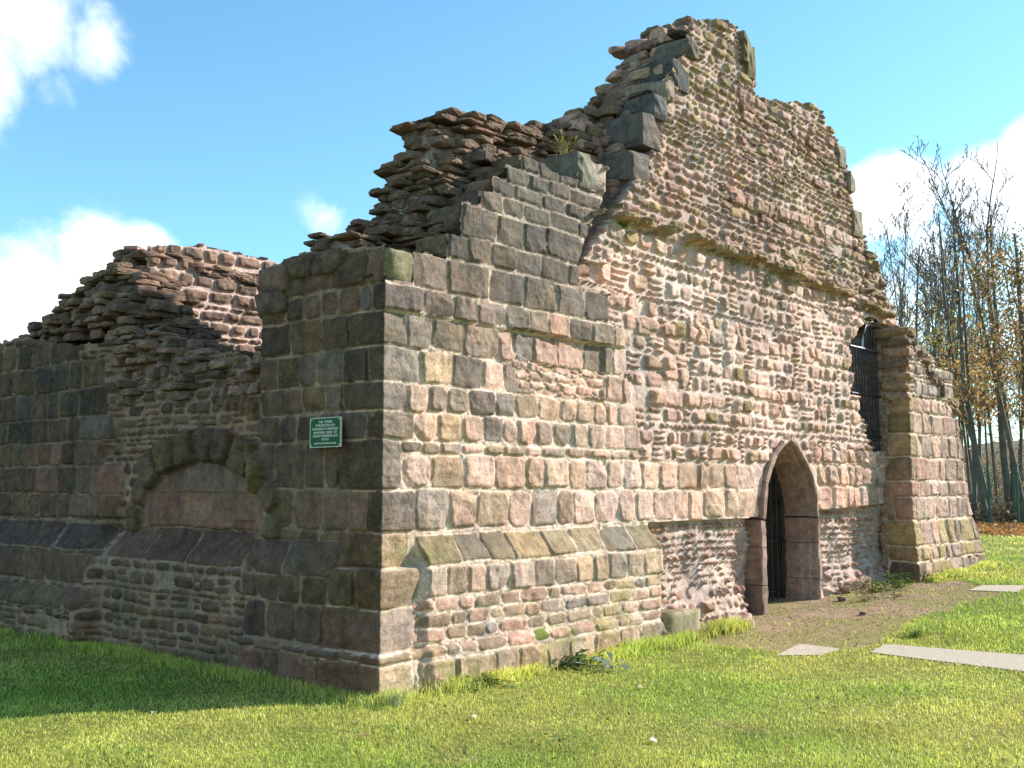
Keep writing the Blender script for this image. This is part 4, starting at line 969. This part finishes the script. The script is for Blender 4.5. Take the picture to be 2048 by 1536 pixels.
def leafy(name, p, n, L, W_, spread, hgt, col, label, cat, stems=False, group=None, up=.35):
    root = tag(empty(name, p), label, cat, group); V = []; F = []; C_ = []; k = 0; st = []
    for q in range(n):
        a = rnd(0, 6.28); r = abs(random.gauss(0, spread)); h = rnd(.02, hgt); c0 = np.array((math.cos(a)*r, math.sin(a)*r, h)); b = a+rnd(-.9, .9); l = L*rnd(.5, 1.2); w_ = W_*rnd(.6, 1.2)
        d = np.array((math.cos(b), math.sin(b), rnd(-.2, 1)*up*2)); d /= np.linalg.norm(d); s = np.cross(d, (0, 0, 1)); s /= np.linalg.norm(s)+1e-6; cc = np.array(col)*rnd(.65, 1.3)
        for j, (t, ws, dz) in enumerate(((0, .12, 0), (.3, .85, .03), (.6, 1., .0), (.85, .6, -.08), (1, .05, -.16))):
            for sg in (-1, 1): V.append(c0+d*l*t+s*sg*w_*ws/2+np.array((0, 0, dz*l))); C_.append(cc)
            if j: i = k+j*2; F.append((i-2, i-1, i+1, i))
        k += 10
        if random.random() < .35: st.append(([(c0[0]*.2, c0[1]*.2, 0), tuple(c0*.6+np.array((0, 0, .02))), tuple(c0)], .003))
    o = mesh_np('leaves', np.array(V), np.array(F), M_LEAF, None, np.array(C_)); o.parent = root
    o = tubes('stems', st or [([(0, 0, 0), (0, 0, .05)], .003)], M_LEAF, None, 4); o.parent = root
    a = o.data.color_attributes.new('Col', 'FLOAT_COLOR', 'POINT'); a.data.foreach_set('color', np.tile((col[0]*1.2, col[1]*.9, col[2], 1), len(o.data.vertices)).astype(np.float32)); return root
g1 = 'weeds along the foot of the wall'
leafy('dock_plant', on_ground(1155, 1335), 60, .11, .045, .14, .14, (.07, .14, .04), 'dark green dock with broad leaves against the wall foot, pale grass beside it', 'weed', group=g1)
leafy('dock_plant', on_ground(1205, 1340), 16, .14, .07, .10, .10, (.30, .36, .30), 'low pale grey green leaves lying at the right of the dock', 'weed', group=g1)
leafy('weed_patch', on_ground(965, 1372), 60, .07, .04, .16, .08, (.08, .15, .03), 'low leafy weeds at the wall foot left of the dock', 'weed', group=g1)
leafy('weed_patch', on_ground(1745, 1185), 120, .07, .04, .26, .16, (.17, .24, .04), 'leafy yellow green weeds on the rubble foot right of the doorway', 'weed', group=g1)
leafy('weed_patch', on_ground(1795, 1176), 110, .08, .045, .2, .2, (.11, .20, .03), 'leafy weeds in the shady angle beside the far buttress', 'weed', group=g1)
leafy('weed_patch', on_ground(1860, 1160), 70, .07, .04, .25, .13, (.16, .23, .05), 'scruffy weeds under the front of the far buttress', 'weed', group=g1)
leafy('weed_patch', on_ground(1730, 1203), 34, .06, .03, .12, .05, (.15, .21, .05), 'thin little weed out on the bare earth, nearer the doorway', 'weed', group=g1)
leafy('weed_patch', on_ground(1790, 1195), 34, .06, .03, .12, .05, (.14, .20, .05), 'thin little weed out on the bare earth, below the far buttress', 'weed', group=g1)
leafy('weed_patch', on_ground(1442, 1270), 26, .05, .03, .06, .05, (.10, .20, .03), 'small green weed at the right side of the low squared block', 'weed', group=g1)
p = on(1, -.06, 1250, 456); leafy('wall_fern', p, 34, .07, .035, .05, .09, (.22, .36, .03), 'small bright green plant rooted in the rubble under the old roof line', 'wall plant')
p = on(1, .35, 1128, 318); leafy('wall_plant', p, 60, .06, .02, .07, .22, (.26, .27, .06), 'dry yellowing plant with tall thin stalks growing on the broken wall top', 'wall plant', up=.8)
blade_tuft('dry_grass', 0, 0, 26, .42, .05, (.42, .33, .17), 'thin dry stalks standing on the broken wall top', 'grass tuft', on3=p+np.array((0, 0, -.02)), lean=.25, wd=.005)
p = on(1, .45, 772, 548); leafy('moss_tuft', np.array((.02, .12, RZ[12]+.02)), 60, .03, .02, .07, .05, (.045, .06, .02), 'dark moss cushion under the loose block on the corner top', 'moss')
# fallen leaves on the lawn
Lp = [(945, 1440, (.75, .68, .5), 'small cream fallen leaf on the sunlit lawn left of centre'), (714, 1452, (.6, .42, .25), 'tan fallen leaf lying at the edge of the tower shadow'), (1305, 1488, (.8, .75, .65), 'whitish curled leaf standing in the grass near the bottom edge'),
      (1280, 1380, (.6, .48, .3), 'pale brown leaf on the grass in front of the low squared block')]
for px, py, c, lb in Lp:
    p = on_ground(px, py); a = np.linspace(0, 2*np.pi, 9)[:-1]; R0 = .022
    V = np.stack([np.cos(a)*R0*1.4, np.sin(a)*R0, .012*np.cos(a*2)+.03], 1); V = np.vstack([V, (0, 0, .02)])
    o = mesh_np('fallen_leaf', V, np.array([[k, (k+1) % 8, 8] for k in range(8)]), M_LEAF, None, np.tile(c, (9, 1))); o.location = p; o.rotation_euler = (rnd(-.3, .6), rnd(-.4, .4), rnd(0, 3)); tag(o, lb, 'leaf', 'fallen leaves on the lawn')
for q in range(34):
    px, py = rnd(60, 2040), rnd(1330, 1530); p = on_ground(px, py)
    if blocked(p[0], p[1]) or bare(p[0], p[1]): continue
    a = np.linspace(0, 2*np.pi, 8)[:-1]; R0 = rnd(.009, .018); V = np.stack([np.cos(a)*R0*1.5, np.sin(a)*R0, .008*np.cos(a*2)+.024], 1)
    o = mesh_np('fallen_leaf', np.vstack([V, (0, 0, .02)]), np.array([[k, (k+1) % 7, 7] for k in range(7)]), M_LEAF, None, np.tile(np.array(random.choice([(.42, .24, .09), (.55, .38, .18), (.30, .16, .07), (.62, .52, .34)])), (8, 1)))
    o.location = p; o.rotation_euler = (rnd(-.5, .5), rnd(-.5, .5), rnd(0, 3)); tag(o, 'tiny curled brown leaf lost among the short grass', 'leaf', 'tiny leaves scattered in the lawn')
# clover and plantain in the turf
nC = 9000; pxs = rng.uniform(-100, 2150, nC); pys = rng.uniform(1250, 1580, nC); dC = _F[None]+_R[None]*((pxs-PCX)/FOC)[:, None]+_U[None]*((PCY-pys)/FOC)[:, None]; PC = CAM+dC*(-CAM[2]/dC[:, 2])[:, None]
kk = (fbm(PC[:, 0], PC[:, 1], 1.5, 29, 3) > .18) & ~blocked(PC[:, 0], PC[:, 1]) & ~bare(PC[:, 0], PC[:, 1]); PC = PC[kk]; nC = len(PC); PC[:, 2] = gh(PC[:, 0], PC[:, 1])+rng.uniform(.012, .03, nC)
u = np.stack([rng.normal(0, 1, nC), rng.normal(0, 1, nC), rng.normal(0, .3, nC)], 1); u /= np.linalg.norm(u, axis=1)[:, None]; v = np.stack([-u[:, 1], u[:, 0], rng.normal(0, .3, nC)], 1); sz = rng.uniform(.008, .017, (nC, 1))
V = np.stack([PC-u*sz, PC+v*sz*.7, PC+u*sz, PC-v*sz*.7], 1).reshape(-1, 3); cC = np.array((.16, .27, .06))*(1+.25*rng.standard_normal((nC, 1)))
tag(mesh_np('clover', V, np.arange(nC*4).reshape(-1, 4), M_LEAF, None, np.repeat(np.clip(cC, .02, .8), 4, 0)), 'patches of small round leaved clover in the lawn', 'clover', kind='stuff')
# grit on the bare earth
nG = 7000; xG, yG = rng.uniform(4.5, 13, nG), rng.uniform(-2.4, .1, nG); kk = bare(xG, yG); xG, yG = xG[kk], yG[kk]; nG = len(xG); sG = rng.uniform(.004, .013, nG)
oct_ = np.array([(1, 0, 0), (0, 1, 0), (-1, 0, 0), (0, -1, 0), (0, 0, 1)], float); fo_ = np.array([(0, 1, 4), (1, 2, 4), (2, 3, 4), (3, 0, 4)])
V = np.stack([xG, yG, gh(xG, yG)-.002], 1)[:, None]+oct_[None]*sG[:, None, None]*rng.uniform(.6, 1.4, (nG, 5, 1)); F = (fo_[None]+np.arange(nG)[:, None, None]*5).reshape(-1, 3)
cG = np.array((.30, .21, .15))*rng.uniform(.5, 1.5, (nG, 1)); tag(mesh_np('gravel', V.reshape(-1, 3), F, M_RUB, None, np.repeat(cG, 5, 0), smooth=False), 'fine grit scattered over the bare earth before the doorway', 'gravel', kind='stuff')
# small stones on the bare earth
for px, py, r, lb in ((1683, 1202, .05, 'small dark stone lying by the rubble foot right of the doorway'), (1725, 1230, .035, 'small dark stone in the middle of the bare earth')):
    p = on_ground(px, py); q = Pile(); q.add((0, 0, r*.4), (r, r*.8, r*.6), (.12, .09, .075), 1., (.2, .1)); o = q.build('stone', M_RUB, None); o.location = p; tag(o, lb, 'stone', 'small stones on the bare earth')

# ================================================================ woodland edge
def grow(p, d, L, r, depth, out, tips, up=.25, wander=.18, nseg=5):
    P = [np.array(p)]; d = np.array(d, float)
    for s_ in range(nseg):
        d = d+np.array([random.gauss(0, wander), random.gauss(0, wander), random.gauss(0, wander*.5)+up*.25]); d /= np.linalg.norm(d)
        P.append(P[-1]+d*L/nseg)
    rr = np.linspace(r, r*(.5 if depth else .35), nseg+1); out.append((P, rr)); tips.append(P[-1])
    return P
def tree(px, dist, H, r0, lean, nb, label, leafc=None, nleaf=0, leafz=(0, 1), fork=None, name='bare_tree', twig=1., group='bare trees along the woodland edge', leafsz=.075, spr=.6):
    b = far(px, 1000, dist); b[2] = float(ground_far(np.array(b[0]), np.array(b[1])))-.1
    root = tag(empty(name, b), label, 'tree', group); out = []; crown = []; tips = []
    n = 12; P = [np.array((0., 0, 0))]; d = np.array([lean*_R[0], lean*_R[1], 1.]); d /= np.linalg.norm(d)
    th = H if not fork else H*fork
    for k in range(n):
        d = d+np.array([random.gauss(0, .035), random.gauss(0, .035), .03]); d /= np.linalg.norm(d); P.append(P[-1]+d*th/n)
    rr = r0*(1-.75*(np.linspace(0, 1, n+1))*(1 if not fork else .4)); rr[0] *= 1.35; out.append((P, rr))
    def side(P0, z0, z1, nb, L0, r1, dep):
        for q in range(nb):
            t = rnd(z0, z1)*(len(P0)-1); i = min(int(t), len(P0)-2); p = P0[i]+(P0[i+1]-P0[i])*(t-i); a = rnd(0, 6.28); el = rnd(.35, 1.1)
            ax = P0[i+1]-P0[i]; ax /= np.linalg.norm(ax); dd = np.array([math.cos(a)*math.cos(el), math.sin(a)*math.cos(el), math.sin(el)])+ax*.5; dd /= np.linalg.norm(dd)
            L = L0*rnd(.5, 1.2)*(1.15-.55*t/(len(P0)-1)); B_ = grow(p, dd, L, r1*rnd(.6, 1.1), dep, crown, tips, nseg=5 if dep else 3)
            if dep > 0: side(B_, .25, 1., 4 if dep > 1 else 3, L*.5, r1*.5, dep-1)
    if fork:
        for q in range(3):
            a = rnd(0, 6.28) if q else 2.5; dd = np.array([math.cos(a)*.45, math.sin(a)*.45, 1]); B_ = [P[-1]]; dd /= np.linalg.norm(dd)
            for k in range(9): dd = dd+np.array([random.gauss(0, .08), random.gauss(0, .08), .06]); dd /= np.linalg.norm(dd); B_.append(B_[-1]+dd*H*(1-fork)/9)
            crown.append((B_, np.linspace(r0*.5, r0*.08, 10))); side(B_, .1, 1, 12, H*.16*twig, r0*.16, 2)
        side(P, .55, 1, 8, H*.2*twig, r0*.2, 2)
    else:
        side(P, .3, 1, nb, H*.17*twig, r0*.22, 2)
    def mk(nm, paths, rmin):
        paths = [(pp, np.maximum(np.asarray(rr_), rmin)) for pp, rr_ in paths]; o = tubes(nm, paths, M_BARK, None, 3 if nm == 'crown' else 7); o.parent = root; return o
    mk('trunk', out, .02); mk('crown', crown, .0115)
    if nleaf:
        T_ = np.array(tips+[p for pp, _ in crown for p in pp]); T_ = T_[(T_[:, 2] > leafz[0]*H) & (T_[:, 2] < leafz[1]*H)]
        if len(T_):
            c = T_[rng.integers(0, len(T_), nleaf)]+rng.normal(0, spr, (nleaf, 3))*np.array((1, 1, .5)); s = leafsz*rng.uniform(.5, 1.2, (nleaf, 1))
            u = rng.normal(0, 1, (nleaf, 3)); u /= np.linalg.norm(u, axis=1)[:, None]; v = np.cross(u, rng.normal(0, 1, (nleaf, 3))); v /= np.linalg.norm(v, axis=1)[:, None]
            V = np.stack([c-u*s, c+v*s*.6, c+u*s, c-v*s*.6], 1).reshape(-1, 3); F = np.arange(nleaf*4).reshape(-1, 4)
            cc = np.array([leafc[k] for k in rng.integers(0, len(leafc), nleaf)])*(1+.2*rng.standard_normal((nleaf, 1)))
            o = mesh_np('leaves', V, F, M_LEAF, None, np.repeat(np.clip(cc, .01, .8), 4, 0)); o.parent = root
    return root
OR = [(.40, .22, .08), (.46, .28, .09), (.32, .17, .08), (.42, .33, .10), (.26, .14, .07)]
YG = [(.38, .32, .06), (.30, .28, .07), (.42, .27, .06)]
GB = [(.16, .15, .045), (.22, .16, .05), (.30, .18, .05), (.13, .12, .04)]
tree(2018, 42, 13.4, .125, -.05, 0, 'tallest bare tree at the right, thick trunk forking high against the clouds', OR, 260, (.3, .6), fork=.6, twig=.85)
tree(1948, 42, 10.5, .09, -.10, 9, 'slim leaning tree nearest the far buttress with ochre leaves on its lower twigs', OR, 420, (.12, .55))
tree(1972, 41, 11.5, .12, -.13, 9, 'left trunk of the close pair behind the green post, leaning left', OR, 420, (.15, .55))
tree(1980, 43, 11.5, .10, -.10, 9, 'right trunk of the close pair behind the green post', OR, 420, (.15, .55))
tree(2028, 42, 11.0, .10, -.05, 8, 'straight slim tree just right of the tallest trunk', OR, 420, (.12, .55))
tree(2052, 40, 11.0, .10, -.22, 8, 'tree at the right edge leaning strongly to the left', OR, 900, (.2, .65))
tree(2085, 38, 9.5, .16, -.1, 14, 'leafy olive brown crowned tree cut by the right edge', GB+OR[:3], 5200, (.5, .95), name='leafy_tree', spr=.95, leafsz=.065)
tree(1775, 36, 9.9, .10, -.13, 26, 'bare tree rising right behind the broken gable edge, leaning left', [(.22, .15, .12)], 200, (.5, 1.))
tree(1845, 38, 10.2, .11, -.16, 22, 'bare tree over the middle of the far buttress, bent to the left', [(.22, .15, .12)], 120, (.5, 1.))
tree(1838, 45, 11.0, .10, .03, 22, 'thin upright tree behind the window top, second from the gable edge', [(.3, .2, .1)], 80, (.5, 1.))
ls = ['bare slender tree showing between the gable edge and the stepped buttress', 'bare twiggy tree over the stepped top of the far buttress', 'thin bare tree with a few yellow leaves above the buttress edge', 'spindly bare tree low behind the buttress shoulder', 'bare tree close beside the right slope of the buttress', 'young tree with sparse ochre leaves behind the buttress corner']
for i, px in enumerate([1800, 1822, 1868, 1885, 1902, 1918]):
    tree(px, rnd(40, 50), rnd(9, 11.5), rnd(.05, .08), rnd(-.08, .06), 20, ls[i], YG, random.choice([60, 260, 500]), (.45, .85))
for i, px in enumerate([1783, 1805, 1822, 1840, 1858, 1870, 1882, 1893, 1904, 1915, 1926, 1940, 1952, 1967, 1984, 2000, 2018, 2034, 2050]):
    tree(px, rnd(50, 60), rnd(11, 14), rnd(.05, .08), rnd(-.08, .06), 26, 'grey twiggy tree of the distant back row showing hazily over the far buttress', YG+OR, 200, (.1, .7), twig=1.25, group='hazy back row of twiggy trees')
for i, (px, lb) in enumerate(((1935, 'slim back row trunk behind the leaning tree nearest the buttress'), (1960, 'slim back row trunk between the leaning tree and the close pair'), (1995, 'slim back row trunk between the close pair and the tallest tree'), (2040, 'slim back row trunk right of the straight slim tree'), (2064, 'slim back row trunk at the right edge of the picture'))):
    tree(px, rnd(48, 54), rnd(10, 12.5), rnd(.07, .10), rnd(-.1, .05), 12, lb, OR, 520, (.1, .55), group='slim trunks in the back row of the wood')
# outlying tree beyond the left edge whose twig tips reach into view
tree(-330, 24, 9.6, .14, .12, 24, 'bare tree standing left of view, only its twig tips reach the left edge', None, 0, name='bare_tree', twig=1.55)

# brush and leaf litter at the foot of the wood
def brush(n, px0, px1, d0, d1, h, cols, name, label):
    px = rng.uniform(px0, px1, n); ds = rng.uniform(d0, d1, n); P = np.array([far(a, 1000, b) for a, b in zip(px, ds)]); z = ground_far(P[:, 0], P[:, 1])
    c = np.stack([P[:, 0], P[:, 1], z+np.abs(rng.normal(0, h, n))], 1); s = rng.uniform(.04, .12, (n, 1)); u = rng.normal(0, 1, (n, 3)); u /= np.linalg.norm(u, axis=1)[:, None]; v = np.cross(u, rng.normal(0, 1, (n, 3))); v /= np.linalg.norm(v, axis=1)[:, None]
    V = np.stack([c-u*s, c+v*s*.5, c+u*s, c-v*s*.5], 1).reshape(-1, 3); cc = np.array([cols[k] for k in rng.integers(0, len(cols), n)])
    tag(mesh_np(name, V, np.arange(n*4).reshape(-1, 4), M_LEAF, None, np.repeat(cc, 4, 0)), label, 'undergrowth', kind='stuff')
brush(26000, 1600, 2350, 55, 72, 1.6, [(.20, .13, .07), (.25, .15, .07), (.14, .11, .06), (.28, .20, .09), (.12, .10, .07)], 'thicket', 'brown tangled thicket filling the gaps between the tree trunks')
brush(12000, 1650, 2350, 40, 47, .34, [(.07, .05, .035), (.10, .07, .04), (.05, .06, .025), (.14, .08, .04)], 'undergrowth', 'dark tangled brush at the foot of the trees')
brush(9000, 1650, 2350, 30, 43, .02, [(.36, .16, .05), (.28, .12, .05), (.42, .24, .07), (.2, .1, .05)], 'leaf_litter', 'rusty fallen leaves spread in front of the wood')
# green fence posts with mesh
M_POST = flat_mat('green_paint', (.02, .10, .06), .5, 0, .2, 10, .1)
fen = tag(empty('wire_fence', far(1985, 1000, 39.5)*np.array((1, 1, 0))), 'green post and wire mesh fence running through the edge of the wood', 'fence')
fo = np.array(fen.location); posts = []
for k, px in enumerate((1870, 1925, 1978, 2035, 2095, 2160)):
    p = far(px, 1000, 39.5); z = float(ground_far(np.array(p[0]), np.array(p[1]))); posts.append((p[0]-fo[0], p[1]-fo[1], z))
    tubes('post', [([(p[0]-fo[0], p[1]-fo[1], z-.1), (p[0]-fo[0], p[1]-fo[1], z+2.0)], .045)], M_POST, None, 6).parent = fen
wires = [([(x, y, z+h) for x, y, z in posts], .006) for h in (.1, .5, .9, 1.3, 1.7)]
for a, b in zip(posts[:-1], posts[1:]):
    for t in np.linspace(0, 1, 14): q = np.array(a)*(1-t)+np.array(b)*t; wires.append(([tuple(q+np.array((0, 0, .1))), tuple(q+np.array((0, 0, 1.7)))], .004))
tubes('wire_mesh', wires, M_POST, None, 3).parent = fen
# fields and hills beyond
def hills(name, px0, px1, dist, h, col, seed):
    n = 60; px = np.linspace(px0, px1, n); rows_ = []
    for k, (dd, hh) in enumerate(((1., 0), (1.15, .45), (1.35, .85), (1.6, 1.), (2.2, .9))):
        rows_.append([np.append(far(a, 1000, dist*dd)[:2], -1+h*hh*(1+.2*math.sin(a*.0021+seed)+.05*math.sin(a*.009+seed))) for a in px])
    V = np.array(rows_); id_ = np.arange(n*5).reshape(5, n); F = np.stack([id_[:-1, :-1], id_[1:, :-1], id_[1:, 1:], id_[:-1, 1:]], -1).reshape(-1, 4)
    tag(mesh_np(name, V.reshape(-1, 3), F, M_LAWN, None, np.tile(col, (n*5, 1))), kind='structure')
hills('hills', -2500, 4500, 900, 62, (.10, .14, .20), 1.)
hills('field', -2500, 4500, 75, 7, (.15, .11, .065), 2.)
